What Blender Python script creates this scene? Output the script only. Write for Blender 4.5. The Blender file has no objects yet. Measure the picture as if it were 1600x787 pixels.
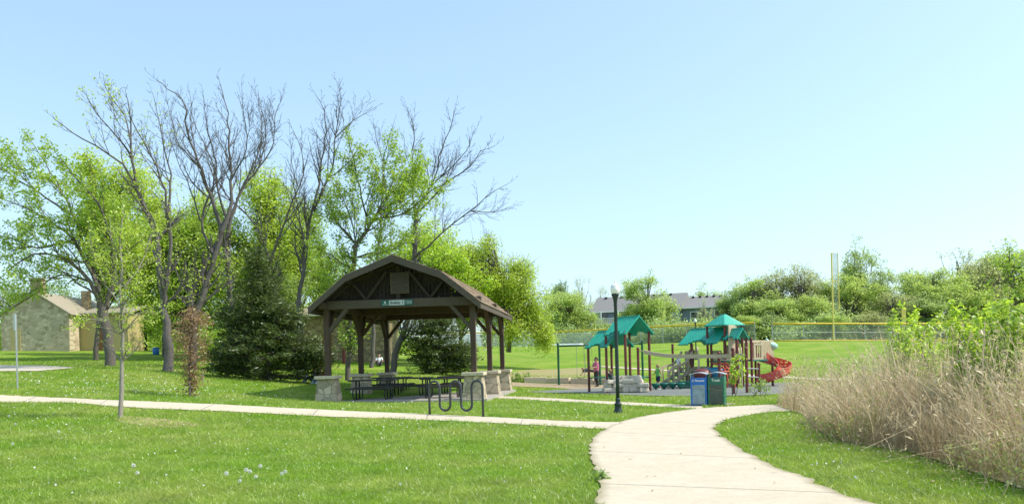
import bpy, bmesh, math, random
import numpy as np
from mathutils import Vector, Matrix
PI = math.pi
C = bpy.context.scene.collection
R_ = math.radians

# ------------------------------------------------------------------ camera model (28 mm lens, eye 1.4 m, slight roll)
F, CH, HR, ROLL = 1244.0, 1.4, 566.0, R_(1.5)
CR, SR = math.cos(ROLL), math.sin(ROLL)
def at(px, py, Y):
    u = (px - 800) / F; v = (HR - py) / F
    return Vector(((u * CR + v * SR) * Y, Y, CH + (-u * SR + v * CR) * Y))

# ------------------------------------------------------------------ terrain
_ctl = [at(*q) for q in [
    (0, 787, 8.2), (0, 629, 22), (0, 618, 23.8), (27, 607, 25), (187, 653, 18.5), (187, 636, 20.5), (187, 625.5, 22.2),
    (500, 651, 20), (500, 640, 21.7), (512, 626.5, 30.4), (297, 620, 26), (262, 580, 38), (430, 597, 36), (172, 572, 40),
    (120, 547, 62), (0, 546, 62), (230, 549, 62), (50, 576, 38), (520, 560, 62), (545, 595, 44), (600, 588, 44),
    (655, 583, 47), (865, 541, 104), (1000, 537, 92), (1180, 533.5, 80), (1240, 532.5, 80), (1530, 531, 82),
    (850, 575, 60), (1240, 560, 58), (1030, 568, 60), (1450, 548, 62), (757, 546, 84), (700, 541, 102), (920, 594, 47), (820, 596, 47)]]
_ctl = [(p.x, p.y, p.z) for p in _ctl] + [
    (0, 3, 0), (-12, 3, .1), (15, 3, 0), (12, 10, 0), (12, 20, 0), (14, 30, .05), (0, 9, 0), (4, 9, 0), (2, 14, 0), (5, 15, 0), (2, 18, 0), (-1, 20.5, 0),
    (3, 22, 0), (7, 22, 0), (-1.4, 29.8, 0), (-.3, 38, 0), (4, 34, 0), (8, 36, 0), (12, 36, 0), (4, 44, 0), (10, 45, .05), (25, 20, .2), (-26, 10, .5),
    (34, 40, .9), (-90, 130, 4), (90, 130, 3.4), (0, 130, 3.8), (-90, 60, 3.6), (90, 60, 2.2), (-60, 30, 1.9), (60, 20, .7), (-90, 3, 1), (90, 3, .5), (-30, 90, 3.3), (40, 95, 2.9), (-40, 45, 2.1)]
_ctl = np.array(_ctl)
def _U(r2): return np.where(r2 > 1e-12, .5 * r2 * np.log(np.maximum(r2, 1e-12)), 0)
def _fit():
    P = _ctl[:, :2] / 30; n = len(P)
    K = _U(((P[:, None] - P[None]) ** 2).sum(-1)) + np.eye(n) * 4e-4
    A = np.zeros((n + 3, n + 3)); A[:n, :n] = K; A[:n, n] = 1; A[:n, n + 1:] = P; A[n, :n] = 1; A[n + 1:, :n] = P.T
    b = np.zeros(n + 3); b[:n] = _ctl[:, 2]
    return P, np.linalg.solve(A, b)
_P, _W = _fit()
def HZ(x, y):
    x = np.clip(np.asarray(x, float), -90, 90); y = np.clip(np.asarray(y, float), 3, 130)
    sh = x.shape; q = np.stack([x.ravel(), y.ravel()], 1) / 30
    out = np.empty(len(q)); n = len(_P)
    for i in range(0, len(q), 20000):
        s = q[i:i + 20000]
        out[i:i + 20000] = _U(((s[:, None] - _P[None]) ** 2).sum(-1)) @ _W[:n] + _W[n] + s @ _W[n + 1:]
    return out.reshape(sh)
def hz(x, y): return float(HZ(np.array([x]), np.array([y]))[0])
def gnd(px, py):
    a = at(px, py, 1.0); d = Vector((a.x, 1, a.z - CH))
    ys = np.concatenate([np.linspace(3, 60, 600), np.linspace(60.1, 129, 400)])
    z = CH + d.z * ys; h = HZ(d.x * ys, ys)
    k = np.where(z <= h)[0]
    Y = ys[k[0]] if len(k) else 129.
    return Vector((d.x * Y, Y, hz(d.x * Y, Y)))
def foot(px, Y):
    """ground point in pixel column px at depth Y"""
    p = at(px, HR, Y); z = hz(p.x, Y)
    v = (CH - z) / Y * F
    p = at(px, HR + v, Y); return Vector((p.x, Y, hz(p.x, Y)))

# ------------------------------------------------------------------ tagging
def tag(o, label=None, cat=None, group=None, kind=None):
    if label: o['label'] = label
    if cat: o['category'] = cat
    if group: o['group'] = group
    if kind: o['kind'] = kind
    return o
def thing(name, label, cat, loc=(0, 0, 0), rz=0, group=None):
    o = bpy.data.objects.new(name, None); C.objects.link(o); o.empty_display_size = .2
    o.location = loc; o.rotation_euler = (0, 0, rz)
    return tag(o, label, cat, group)
def link(name, me, m, parent=None, smooth=False):
    if m is not None: me.materials.append(m)
    o = bpy.data.objects.new(name, me); C.objects.link(o)
    if parent is not None: o.parent = parent
    if smooth:
        me.polygons.foreach_set('use_smooth', np.ones(len(me.polygons), bool))
    return o
def dup(root, loc, rz=0, label=None, group=None, sc=1):
    r = root.copy(); C.objects.link(r); r.location = loc; r.rotation_euler = (0, 0, rz); r.scale = (sc,) * 3 if not isinstance(sc, tuple) else sc
    if label: r['label'] = label
    if group: r['group'] = group
    for ch in list(root.children):
        c = ch.copy(); C.objects.link(c); c.parent = r
        for g in list(ch.children):
            d = g.copy(); C.objects.link(d); d.parent = c
    return r

# ------------------------------------------------------------------ mesh collector
class MB:
    def __init__(s): s.v = []; s.f = []
    def _add(s, vs, fs):
        o = len(s.v); s.v += [tuple(v) for v in vs]; s.f += [tuple(i + o for i in f) for f in fs]; return s
    def box(s, c, size, rz=0, M=None, taper=1.0):
        x, y, z = (d / 2 for d in size); c = Vector(c); vs = []
        rot = M if M is not None else Matrix.Rotation(rz, 3, 'Z')
        for dz in (-z, z):
            k = taper if dz > 0 else 1
            for dx, dy in ((-x, -y), (x, -y), (x, y), (-x, y)):
                vs.append(c + rot @ Vector((dx * k, dy * k, dz)))
        return s._add(vs, [(3, 2, 1, 0), (4, 5, 6, 7), (0, 1, 5, 4), (1, 2, 6, 5), (2, 3, 7, 6), (3, 0, 4, 7)])
    def bar(s, a, b, w, h, up=(0, 0, 1)):
        a = Vector(a); b = Vector(b); d = (b - a); L = d.length; d.normalize()
        u = Vector(up)
        if abs(d.dot(u)) > .98: u = Vector((0, 1, 0))
        x = d.cross(u).normalized(); z = x.cross(d)
        M = Matrix((x, d, z)).transposed()
        return s.box((a + b) / 2, (w, L, h), M=M)
    def tube(s, pts, r, k=8, cap=True, closed=False):
        pts = [Vector(p) for p in pts]; n = len(pts)
        rs = list(r) if hasattr(r, '__len__') else [r] * n
        ref = None; vs = []; 
        for i, p in enumerate(pts):
            if closed: t = pts[(i + 1) % n] - pts[i - 1]
            else: t = pts[min(i + 1, n - 1)] - pts[max(i - 1, 0)]
            t = t.normalized() if t.length > 1e-9 else Vector((0, 0, 1))
            if ref is None:
                ref = Vector((1, 0, 0)) if abs(t.x) < .8 else Vector((0, 1, 0))
            a = (ref - t * ref.dot(t)).normalized(); b = t.cross(a); ref = a
            for j in range(k):
                q = 2 * PI * j / k; vs.append(p + (a * math.cos(q) + b * math.sin(q)) * rs[i])
        fs = []
        for i in range(n if closed else n - 1):
            for j in range(k):
                i2 = (i + 1) % n; fs.append((i * k + j, i * k + (j + 1) % k, i2 * k + (j + 1) % k, i2 * k + j))
        if cap and not closed:
            fs.append(tuple(range(k - 1, -1, -1))); fs.append(tuple((n - 1) * k + j for j in range(k)))
        return s._add(vs, fs)
    def lathe(s, prof, c=(0, 0, 0), k=20):
        """prof: list of (r, z)"""
        c = Vector(c); vs = []; fs = []; n = len(prof)
        for r, z in prof:
            for j in range(k):
                q = 2 * PI * j / k; vs.append(c + Vector((max(r, 1e-4) * math.cos(q), max(r, 1e-4) * math.sin(q), z)))
        for i in range(n - 1):
            for j in range(k): fs.append((i * k + j, i * k + (j + 1) % k, (i + 1) * k + (j + 1) % k, (i + 1) * k + j))
        fs.append(tuple(range(k - 1, -1, -1))); fs.append(tuple((n - 1) * k + j for j in range(k)))
        return s._add(vs, fs)
    def prism(s, poly, y0, y1):
        """poly in (x, z), extruded along y"""
        n = len(poly); vs = [(x, y0, z) for x, z in poly] + [(x, y1, z) for x, z in poly]
        fs = [tuple(range(n)), tuple(range(2 * n - 1, n - 1, -1))] + [(i, i + n, (i + 1) % n + n, (i + 1) % n) for i in range(n)]
        return s._add(vs, fs)
    def capsule(s, p0, r0, p1, r1, k=10):
        p0 = Vector(p0); p1 = Vector(p1); d = (p1 - p0)
        d = d.normalized() if d.length > 1e-6 else Vector((0, 0, 1)); pts = []; rs = []
        for a in (-88, -60, -30): pts.append(p0 + d * r0 * math.sin(R_(a))); rs.append(r0 * math.cos(R_(a)))
        pts.append(p0); rs.append(r0); pts.append(p1); rs.append(r1)
        for a in (30, 60, 88): pts.append(p1 + d * r1 * math.sin(R_(a))); rs.append(r1 * math.cos(R_(a)))
        return s.tube(pts, rs, k)
    def ball(s, c, r, sq=(1, 1, 1), k=12):
        c = Vector(c); n = 8; vs = []; fs = []
        for i in range(n + 1):
            a = -PI / 2 + PI * i / n
            for j in range(k):
                q = 2 * PI * j / k
                vs.append(c + Vector((max(math.cos(a), 1e-3) * math.cos(q) * sq[0], max(math.cos(a), 1e-3) * math.sin(q) * sq[1], math.sin(a) * sq[2])) * r)
        for i in range(n):
            for j in range(k): fs.append((i * k + j, i * k + (j + 1) % k, (i + 1) * k + (j + 1) % k, (i + 1) * k + j))
        fs.append(tuple(range(k - 1, -1, -1))); fs.append(tuple(n * k + j for j in range(k)))
        return s._add(vs, fs)
    def mesh(s, name, bevel=0):
        me = bpy.data.meshes.new(name); me.from_pydata(s.v, [], s.f); me.update()
        bm = bmesh.new(); bm.from_mesh(me)
        bmesh.ops.recalc_face_normals(bm, faces=bm.faces)
        if bevel > 0:
            es = [e for e in bm.edges if e.is_manifold and e.calc_face_angle(0) > .5]
            bmesh.ops.bevel(bm, geom=es, offset=bevel, segments=2, affect='EDGES', profile=.6)
        bm.to_mesh(me); bm.free(); return me
    def build(s, name, m, parent=None, bevel=0, smooth=False):
        return link(name, s.mesh(name, bevel), m, parent, smooth)

# ------------------------------------------------------------------ materials
def nodes(name):
    m = bpy.data.materials.new(name); m.use_nodes = True
    nt = m.node_tree; nt.nodes.clear()
    out = nt.nodes.new('ShaderNodeOutputMaterial')
    return m, nt, out
def N(nt, t, **kw):
    n = nt.nodes.new(t)
    for k, v in kw.items():
        if k.startswith('i_'):
            n.inputs[k[2:].replace('_', ' ')].default_value = v
        else: setattr(n, k, v)
    return n
def mixc(nt, fac, a, b, mode='MIX'):
    n = nt.nodes.new('ShaderNodeMix'); n.data_type = 'RGBA'; n.blend_type = mode
    for sock, v in ((n.inputs[0], fac), (n.inputs[6], a), (n.inputs[7], b)):
        if hasattr(v, 'is_linked') or hasattr(v, 'links'): nt.links.new(v, sock)
        elif isinstance(v, (int, float)): sock.default_value = v
        else: sock.default_value = (*v[:3], 1)
    return n.outputs[2]
def ramp(nt, src, stops):
    n = nt.nodes.new('ShaderNodeValToRGB'); nt.links.new(src, n.inputs[0])
    e = n.color_ramp.elements
    while len(e) < len(stops): e.new(.5)
    for q, (p, c) in zip(e, stops): q.position = p; q.color = (*c, 1) if not isinstance(c, (int, float)) else (c, c, c, 1)
    return n.outputs[0]
def noise(nt, vec, scale, detail=4, rough=.6):
    n = N(nt, 'ShaderNodeTexNoise'); n.inputs['Scale'].default_value = scale; n.inputs['Detail'].default_value = detail; n.inputs['Roughness'].default_value = rough
    nt.links.new(vec, n.inputs['Vector']); return n.outputs[0]
def mat(name, col, rough=.7, var=.18, scale=6, bump=.15, metal=0, stretch=None, grime=None, spec=.4):
    m, nt, out = nodes(name)
    tc = N(nt, 'ShaderNodeTexCoord'); vec = tc.outputs['Object']
    if stretch:
        mp = N(nt, 'ShaderNodeMapping'); mp.inputs['Scale'].default_value = stretch; nt.links.new(vec, mp.inputs['Vector']); vec = mp.outputs[0]
    nz = noise(nt, vec, scale, 6, .65)
    c = ramp(nt, nz, [(.25, tuple(x * (1 - var) for x in col)), (.5, col), (.78, tuple(min(1, x * (1 + var)) for x in col))])
    if grime:
        g = noise(nt, tc.outputs['Object'], 1.7, 5, .7)
        gm = ramp(nt, g, [(.45, 0.), (.75, .6)])
        c = mixc(nt, gm, c, grime)
    b = N(nt, 'ShaderNodeBsdfPrincipled'); nt.links.new(c, b.inputs['Base Color'])
    b.inputs['Roughness'].default_value = rough; b.inputs['Metallic'].default_value = metal
    b.inputs['Specular IOR Level'].default_value = spec
    if bump:
        bp = N(nt, 'ShaderNodeBump'); bp.inputs['Strength'].default_value = bump; bp.inputs['Distance'].default_value = .03
        nt.links.new(nz, bp.inputs['Height']); nt.links.new(bp.outputs[0], b.inputs['Normal'])
    nt.links.new(b.outputs[0], out.inputs[0]); return m
def stone_mat(name, c1, c2, mortar, bw=.42, bh=.2, wob=.06, irregular=False, msize=.018):
    m, nt, out = nodes(name)
    tc = N(nt, 'ShaderNodeTexCoord'); sp = N(nt, 'ShaderNodeSeparateXYZ'); nt.links.new(tc.outputs['Object'], sp.inputs[0])
    ad = N(nt, 'ShaderNodeMath', operation='ADD'); nt.links.new(sp.outputs[0], ad.inputs[0]); nt.links.new(sp.outputs[1], ad.inputs[1])
    cb = N(nt, 'ShaderNodeCombineXYZ'); nt.links.new(ad.outputs[0], cb.inputs[0]); nt.links.new(sp.outputs[2], cb.inputs[1])
    nzc = N(nt, 'ShaderNodeTexNoise'); nzc.inputs['Scale'].default_value = 2.5; nt.links.new(tc.outputs['Object'], nzc.inputs['Vector'])
    vm = N(nt, 'ShaderNodeVectorMath', operation='MULTIPLY_ADD'); nt.links.new(nzc.outputs['Color'], vm.inputs[0]); vm.inputs[1].default_value = (wob * 2, wob, 0); nt.links.new(cb.outputs[0], vm.inputs[2])
    nz = noise(nt, tc.outputs['Object'], 14, 6, .7); nl = noise(nt, tc.outputs['Object'], 1.3, 3)
    if irregular:
        vo = N(nt, 'ShaderNodeTexVoronoi', feature='F1'); vo.inputs['Scale'].default_value = 1 / bw; vo.inputs['Randomness'].default_value = .8
        mp = N(nt, 'ShaderNodeMapping'); mp.inputs['Scale'].default_value = (1, bw / bh, 1); nt.links.new(vm.outputs[0], mp.inputs[0]); nt.links.new(mp.outputs[0], vo.inputs['Vector'])
        vd = N(nt, 'ShaderNodeTexVoronoi', feature='DISTANCE_TO_EDGE'); vd.inputs['Scale'].default_value = 1 / bw; vd.inputs['Randomness'].default_value = .8; nt.links.new(mp.outputs[0], vd.inputs['Vector'])
        sx = N(nt, 'ShaderNodeSeparateColor'); nt.links.new(vo.outputs['Color'], sx.inputs[0])
        base = ramp(nt, sx.outputs[0], [(0., c1), (1., c2)])
        mfac = ramp(nt, vd.outputs['Distance'], [(msize, 1.), (msize * 2.2, 0.)])
    else:
        br = N(nt, 'ShaderNodeTexBrick'); br.inputs['Scale'].default_value = 1; br.inputs['Brick Width'].default_value = bw; br.inputs['Row Height'].default_value = bh
        br.inputs['Mortar Size'].default_value = msize; br.inputs['Mortar Smooth'].default_value = .3; br.inputs['Color1'].default_value = (*c1, 1); br.inputs['Color2'].default_value = (*c2, 1)
        br.inputs['Mortar'].default_value = (*mortar, 1); br.squash = 1.4; br.squash_frequency = 2
        nt.links.new(vm.outputs[0], br.inputs['Vector']); base = br.outputs['Color']; mfac = br.outputs['Fac']
    c = mixc(nt, mfac, base, mortar) if irregular else base
    c = mixc(nt, .55, c, ramp(nt, nz, [(.2, .45), (.8, 1.)]), 'MULTIPLY')
    c = mixc(nt, .35, c, ramp(nt, nl, [(.3, .5), (.7, 1.)]), 'MULTIPLY')
    hh = mixc(nt, .75, ramp(nt, nz, [(0., 0.), (1., 1.)]), mixc(nt, 1., (1, 1, 1), mfac, 'SUBTRACT'))
    b = N(nt, 'ShaderNodeBsdfPrincipled'); b.inputs['Roughness'].default_value = .9; nt.links.new(c, b.inputs['Base Color'])
    bp = N(nt, 'ShaderNodeBump'); bp.inputs['Strength'].default_value = .7; bp.inputs['Distance'].default_value = .04
    nt.links.new(hh, bp.inputs['Height']); nt.links.new(bp.outputs[0], b.inputs['Normal'])
    nt.links.new(b.outputs[0], out.inputs[0]); return m
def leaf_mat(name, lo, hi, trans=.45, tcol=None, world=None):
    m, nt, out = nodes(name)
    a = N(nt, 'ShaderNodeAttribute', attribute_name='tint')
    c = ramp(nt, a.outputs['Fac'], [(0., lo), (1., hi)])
    if world:
        ge = N(nt, 'ShaderNodeNewGeometry'); c = mixc(nt, ramp(nt, noise(nt, ge.outputs['Position'], world[0], 4, .6), [(.38, 0.), (.66, 1.)]), c, mixc(nt, .75, c, world[1]))
        c = mixc(nt, 1., c, ramp(nt, noise(nt, ge.outputs['Position'], world[0] * 5, 3, .6), [(.3, .62), (.7, 1.18)]), 'MULTIPLY')
    d = N(nt, 'ShaderNodeBsdfDiffuse'); nt.links.new(c, d.inputs[0])
    t = N(nt, 'ShaderNodeBsdfTranslucent'); nt.links.new(mixc(nt, .5, c, tcol or tuple(min(1, q * 1.3) for q in hi)), t.inputs[0])
    mx = N(nt, 'ShaderNodeMixShader'); mx.inputs[0].default_value = trans; nt.links.new(d.outputs[0], mx.inputs[1]); nt.links.new(t.outputs[0], mx.inputs[2])
    g = N(nt, 'ShaderNodeBsdfGlossy'); g.inputs['Roughness'].default_value = .45; g.inputs[0].default_value = (.9, .95, .9, 1)
    m2 = N(nt, 'ShaderNodeMixShader'); m2.inputs[0].default_value = .05; nt.links.new(mx.outputs[0], m2.inputs[1]); nt.links.new(g.outputs[0], m2.inputs[2])
    nt.links.new(m2.outputs[0], out.inputs[0]); return m

def np_mesh(name, V, Fc, nside, tint=None):
    """V (n,3); Fc (m,nside) int; tint (m,) per face"""
    me = bpy.data.meshes.new(name); n, m = len(V), len(Fc)
    me.vertices.add(n); me.vertices.foreach_set('co', np.ascontiguousarray(V, np.float32).ravel())
    me.loops.add(m * nside); me.loops.foreach_set('vertex_index', np.ascontiguousarray(Fc, np.int32).ravel())
    me.polygons.add(m); me.polygons.foreach_set('loop_start', np.arange(m, dtype=np.int32) * nside)
    me.polygons.foreach_set('loop_total', np.full(m, nside, np.int32))
    if tint is not None:
        a = me.attributes.new('tint', 'FLOAT', 'FACE'); a.data.foreach_set('value', np.ascontiguousarray(tint, np.float32))
    me.update(calc_edges=True); return me
# ------------------------------------------------------------------ tree tools
class Tubes:
    def __init__(s): s.V = []; s.Fq = []; s.n = 0
    def add(s, P, r, k):
        P = np.asarray(P, float); r = np.asarray(r, float); n = len(P)
        T = np.empty_like(P); T[1:-1] = P[2:] - P[:-2]; T[0] = P[1] - P[0]; T[-1] = P[-1] - P[-2]
        T /= np.linalg.norm(T, axis=1, keepdims=True) + 1e-12
        m = T.mean(0); ref = np.eye(3)[np.argmin(np.abs(m))]
        A = np.cross(T, ref); A /= np.linalg.norm(A, axis=1, keepdims=True) + 1e-12; B = np.cross(T, A)
        q = np.arange(k) * 2 * PI / k
        ring = P[:, None] + r[:, None, None] * (A[:, None] * np.cos(q)[None, :, None] + B[:, None] * np.sin(q)[None, :, None])
        s.V.append(ring.reshape(-1, 3))
        i = np.arange(n - 1)[:, None] * k; j = np.arange(k)[None]; j2 = (j + 1) % k
        s.Fq.append(np.stack([i + j, i + j2, i + k + j2, i + k + j], -1).reshape(-1, 4) + s.n); s.n += n * k
    def mesh(s, name, org=(0, 0, 0)):
        return np_mesh(name, np.concatenate(s.V) - np.asarray(org), np.concatenate(s.Fq), 4)
def spline(P, step):
    P = np.asarray(P, float)
    if len(P) < 3:
        n = max(2, int(np.linalg.norm(P[-1] - P[0]) / step) + 1); t = np.linspace(0, 1, n)[:, None]; return P[0] * (1 - t) + P[-1] * t
    Q = np.vstack([2 * P[0] - P[1], P, 2 * P[-1] - P[-2]]); out = []
    for i in range(1, len(Q) - 2):
        a, b, c, d = Q[i - 1], Q[i], Q[i + 1], Q[i + 2]
        n = max(2, int(np.linalg.norm(c - b) / step)); t = np.linspace(0, 1, n, endpoint=False)[:, None]
        out.append(.5 * (2 * b + (c - a) * t + (2 * a - 5 * b + 4 * c - d) * t ** 2 + (3 * b - a - 3 * c + d) * t ** 3))
    return np.vstack(out + [P[-1:]])
def rot_about(d, ang, rng):
    a = rng.normal(size=3); a -= d * a.dot(d); a /= np.linalg.norm(a) + 1e-9
    return d * math.cos(ang) + a * math.sin(ang)
def grow(T, tips, rng, p0, d0, L, r0, lvl, P):
    """one side branch with its own side branches; P: maxlvl, trop, wig, dens[], ratio"""
    seg = .45 if lvl <= 1 else .25
    n = max(3, int(L / seg) + 1); st = L / (n - 1); pts = [np.asarray(p0, float)]; d = d0 / (np.linalg.norm(d0) + 1e-9)
    W = rng.normal(size=(n, 3)) * P['wig']
    dirs = []
    for i in range(n - 1):
        d = d + W[i]; d[2] += P['trop'] * st; d /= np.linalg.norm(d); dirs.append(d); pts.append(pts[-1] + d * st)
    r = r0 * np.linspace(1, .32, n)
    T.add(pts, np.maximum(r, P.get('rmin', .006)), 6 if r0 > .05 else 4 if r0 > .018 else 3)
    if lvl >= P['maxlvl']:
        for k in range(1, n): tips.append((pts[k], lvl, dirs[k - 1]))
        return
    nc = max(2, int(L * P['dens'][min(lvl, len(P['dens']) - 1)] + rng.random()))
    for t in np.linspace(.22, .97, nc) + rng.uniform(-.06, .06, nc):
        t = min(max(t, .1), 1); i = min(int(t * (n - 1)), n - 2); f = t * (n - 1) - i
        p = pts[i] * (1 - f) + pts[i + 1] * f; rr = r[i] * (1 - f) + r[i + 1] * f
        ang = rng.uniform(*P.get('ang', (.45, .95)))
        grow(T, tips, rng, p, rot_about(dirs[i], ang, rng), L * P['ratio'] * rng.uniform(.6, 1.15) * (1.1 - .55 * t), rr * rng.uniform(.5, .68), lvl + 1, P)
    if lvl >= 1: tips.append((pts[-1], lvl, dirs[-1]))
def skeleton_tree(limbs, Y0, rng, P, depth=.5):
    """limbs: list of (pixel polyline, r_start, r_end, depth offset at end). Returns Tubes + tips"""
    T = Tubes(); tips = []
    for pl, ra, rb, off in limbs:
        n = len(pl); W = []
        for i, (x, y) in enumerate(pl):
            W.append(np.array(at(x, y, Y0 + off * i / (n - 1) if not isinstance(off, tuple) else Y0 + off[0] + (off[1] - off[0]) * i / (n - 1))))
        S = spline(W, .5); m = len(S)
        S[1:-1] += rng.normal(size=(m - 2, 3)) * .035
        rad = ra + (rb - ra) * np.linspace(0, 1, m) ** (.62 if P.get('maxlvl') == 4 else .8)
        T.add(S, rad, 9 if ra > .12 else 7)
        D = np.diff(S, axis=0); Ls = np.linalg.norm(D, axis=1); cum = np.concatenate([[0], np.cumsum(Ls)]); tot = cum[-1]
        nb = int(tot * P['limb_dens'] + rng.random())
        for t in np.linspace(P.get('limb_from', .3), .99, nb) + rng.uniform(-.04, .04, nb):
            t = min(max(t, 0), .995); i = min(np.searchsorted(cum, t * tot) - 1, m - 2); i = max(i, 0)
            d = D[i] / Ls[i]; ang = rng.uniform(.4, .95)
            if rad[i] > P.get('bare_above', 9): continue
            grow(T, tips, rng, S[i], rot_about(d, ang, rng) + np.array([0, -0, .15]), P['limb_len'] * rng.uniform(.5, 1.2) * (1.2 - .92 * t), min(rad[i] * .55, .07), 1, P)
        grow(T, tips, rng, S[-1], D[-1] / Ls[-1], P['limb_len'] * .25, rb * .9, 1, P)
    return T, tips
def leaves(centers, size, rng, flat=.5, jit=.0, aspect=.55, dirs=None, droop=0):
    """leaf quads around centers -> V, F, tint"""
    c = np.asarray(centers, float); n = len(c)
    if jit: c = c + rng.normal(size=(n, 3)) * jit
    nrm = rng.normal(size=(n, 3)); nrm[:, 2] = np.abs(nrm[:, 2]) + flat; nrm /= np.linalg.norm(nrm, axis=1, keepdims=True)
    a = rng.normal(size=(n, 3)) if dirs is None else dirs + rng.normal(size=(n, 3)) * .45
    a[:, 2] -= droop
    if dirs is None: a -= nrm * (a * nrm).sum(1, keepdims=True)
    a /= np.linalg.norm(a, axis=1, keepdims=True) + 1e-9
    b = np.cross(nrm, a); b /= np.linalg.norm(b, axis=1, keepdims=True) + 1e-9
    s = (size * rng.uniform(.6, 1.35, n))[:, None]
    V = np.stack([c - a * s * .5, c + b * s * .5 * aspect + nrm * s * .08, c + a * s * .5, c - b * s * .5 * aspect + nrm * s * .08], 1).reshape(-1, 3)
    Fq = np.arange(n * 4).reshape(n, 4)
    return V, Fq, rng.random(n)
def leaf_mesh(name, centers, size, rng, org=(0, 0, 0), tint_bias=None, **kw):
    V, Fq, t = leaves(centers, size, rng, **kw)
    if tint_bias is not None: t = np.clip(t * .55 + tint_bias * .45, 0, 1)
    return np_mesh(name, V - np.asarray(org), Fq, 4, t)
def blob_tree(trunk, blobs, rng, ncl, per, leaf, sig, rt, droop=0, shell=.45, aspect=.6, limb_r=.045, flatz=.75):
    """trunk: world polyline; blobs: (center, radii, weight). Leafy tree with clumps on limbs -> Tubes, leaf centers, tint, dirs"""
    T = Tubes(); S = spline(trunk, .4); m = len(S)
    S[1:-1] += rng.normal(size=(m - 2, 3)) * .03
    T.add(S, rt * np.linspace(1, .3, m) ** .9, 9)
    w = np.array([b[2] for b in blobs], float); w /= w.sum(); LC = []; TB = []
    zmin = min(b[0][2] - b[1][2] for b in blobs); zmax = max(b[0][2] + b[1][2] for b in blobs)
    for k in range(ncl):
        b = blobs[rng.choice(len(blobs), p=w)]; c = np.asarray(b[0]); r = np.asarray(b[1])
        d = rng.normal(size=3); d /= np.linalg.norm(d); q = c + d * r * rng.random() ** shell
        # limb from the trunk below
        zt = S[:, 2]; cand = np.where(zt < q[2] - .25 * abs(q[2] - zt[0]))[0]
        i = cand[-1] if len(cand) else m // 3
        i = max(min(i, m - 1), m // 4); i = int(rng.integers(max(m // 4, int(i * .6)), i + 1)) if i > m // 4 else i
        p = S[i]; mid = p * .5 + q * .5 + np.array([0, 0, .12 * np.linalg.norm(q - p)]) + rng.normal(size=3) * .15
        B = spline([p, mid, q], .7); T.add(B, np.linspace(min(limb_r * 1.3, rt * .5), .01, len(B)), 4)
        n = int(per * rng.uniform(.5, 1.5)); sg = sig * rng.uniform(.6, 1.3)
        L = q + np.clip(rng.normal(size=(n, 3)), -1.6, 1.6) * sg * np.array([1, 1, flatz])
        if droop: L[:, 2] -= rng.random(n) ** 1.5 * droop
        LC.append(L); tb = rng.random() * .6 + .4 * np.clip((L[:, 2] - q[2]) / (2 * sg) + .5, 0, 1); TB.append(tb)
        # twigs
        for _ in range(3):
            e = q + rng.normal(size=3) * sg * 1.2; T.add([q, (q + e) / 2 + rng.normal(size=3) * .04, e], [.012, .009, .004], 3)
    return T, np.concatenate(LC), np.concatenate(TB)
def make_tree(name, label, base, T, bark, lv=None, lmat=None, group=None, crown='crown', cat='tree'):
    t = thing(name, label, cat, tuple(base), 0, group)
    link('trunk', T.mesh('trunk', base), bark, t, True)
    if lv is not None: link(crown, lv, lmat, t)
    return t
# ------------------------------------------------------------------ materials used
M = {}
M['timber'] = mat('weathered_timber', (.078, .049, .032), .85, .35, 3, .3, stretch=(9, 9, .8), grime=(.115, .09, .075))
M['timber_grey'] = mat('grey_timber', (.098, .077, .058), .85, .3, 3, .3, stretch=(1, 9, 9), grime=(.08, .066, .054))
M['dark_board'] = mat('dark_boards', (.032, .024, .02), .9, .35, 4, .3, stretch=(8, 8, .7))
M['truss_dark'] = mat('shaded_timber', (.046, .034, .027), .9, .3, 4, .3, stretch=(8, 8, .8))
M['shingle'] = mat('shingle', (.33, .245, .17), .95, .4, 9, .5, grime=(.22, .17, .125))
M['stone'] = stone_mat('limestone_pier', (.40, .325, .215), (.84, .69, .47), (.40, .335, .24), .40, .26, .10, True, .022)
M['cap'] = mat('stone_cap', (.58, .49, .36), .9, .2, 9, .4)
M['rubble'] = stone_mat('rubble_wall', (.46, .36, .235), (.92, .76, .54), (.70, .58, .42), .34, .24, .3, True, .03)
M['tanstone'] = stone_mat('tan_stone_wall', (.36, .27, .15), (.55, .43, .25), (.25, .2, .13), .62, .34, .2, True, .03)
M['ochre'] = mat('ochre_render', (.50, .40, .20), .9, .12, 2, .1)
M['oldroof'] = mat('old_roof', (.33, .285, .21), .95, .3, 6, .4, stretch=(1, 6, 6))
M['concrete'] = mat('concrete_block', (.50, .47, .41), .9, .15, 5, .2)
M['black_metal'] = mat('black_metal', (.028, .026, .028), .45, .3, 5, .05)
M['bench_top'] = mat('bench_coating', (.05, .042, .036), .5, .3, 8, .1)
M['rack'] = mat('rack_metal', (.045, .05, .055), .42, .3, 9, .05)
M['lamp_green'] = mat('lamp_green', (.018, .040, .036), .42, .3, 5, .05)
M['globe'] = mat('lamp_globe', (.90, .89, .85), .3, .04, 3, 0)
M['globe_cap'] = mat('lamp_globe_cap', (.86, .86, .85), .25, .03, 3, 0)
M['blue'] = mat('blue_plastic', (.022, .16, .52), .42, .2, 6, .04, grime=(.05, .22, .5))
M['green_bin'] = mat('green_plastic', (.02, .15, .085), .42, .2, 6, .04, grime=(.05, .2, .13))
M['bin_poster_blue'] = mat('scuffed_panel', (.24, .32, .36), .4, .4, 5, .05, grime=(.42, .46, .46))
M['bin_poster_green'] = mat('worn_panel', (.075, .095, .075), .45, .35, 5, .05, grime=(.11, .10, .08))
M['white'] = mat('white_paint', (.78, .78, .76), .5, .04, 5, 0)
M['hood'] = mat('hood_metal', (.60, .62, .62), .4, .08, 4, 0, .5)
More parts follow.
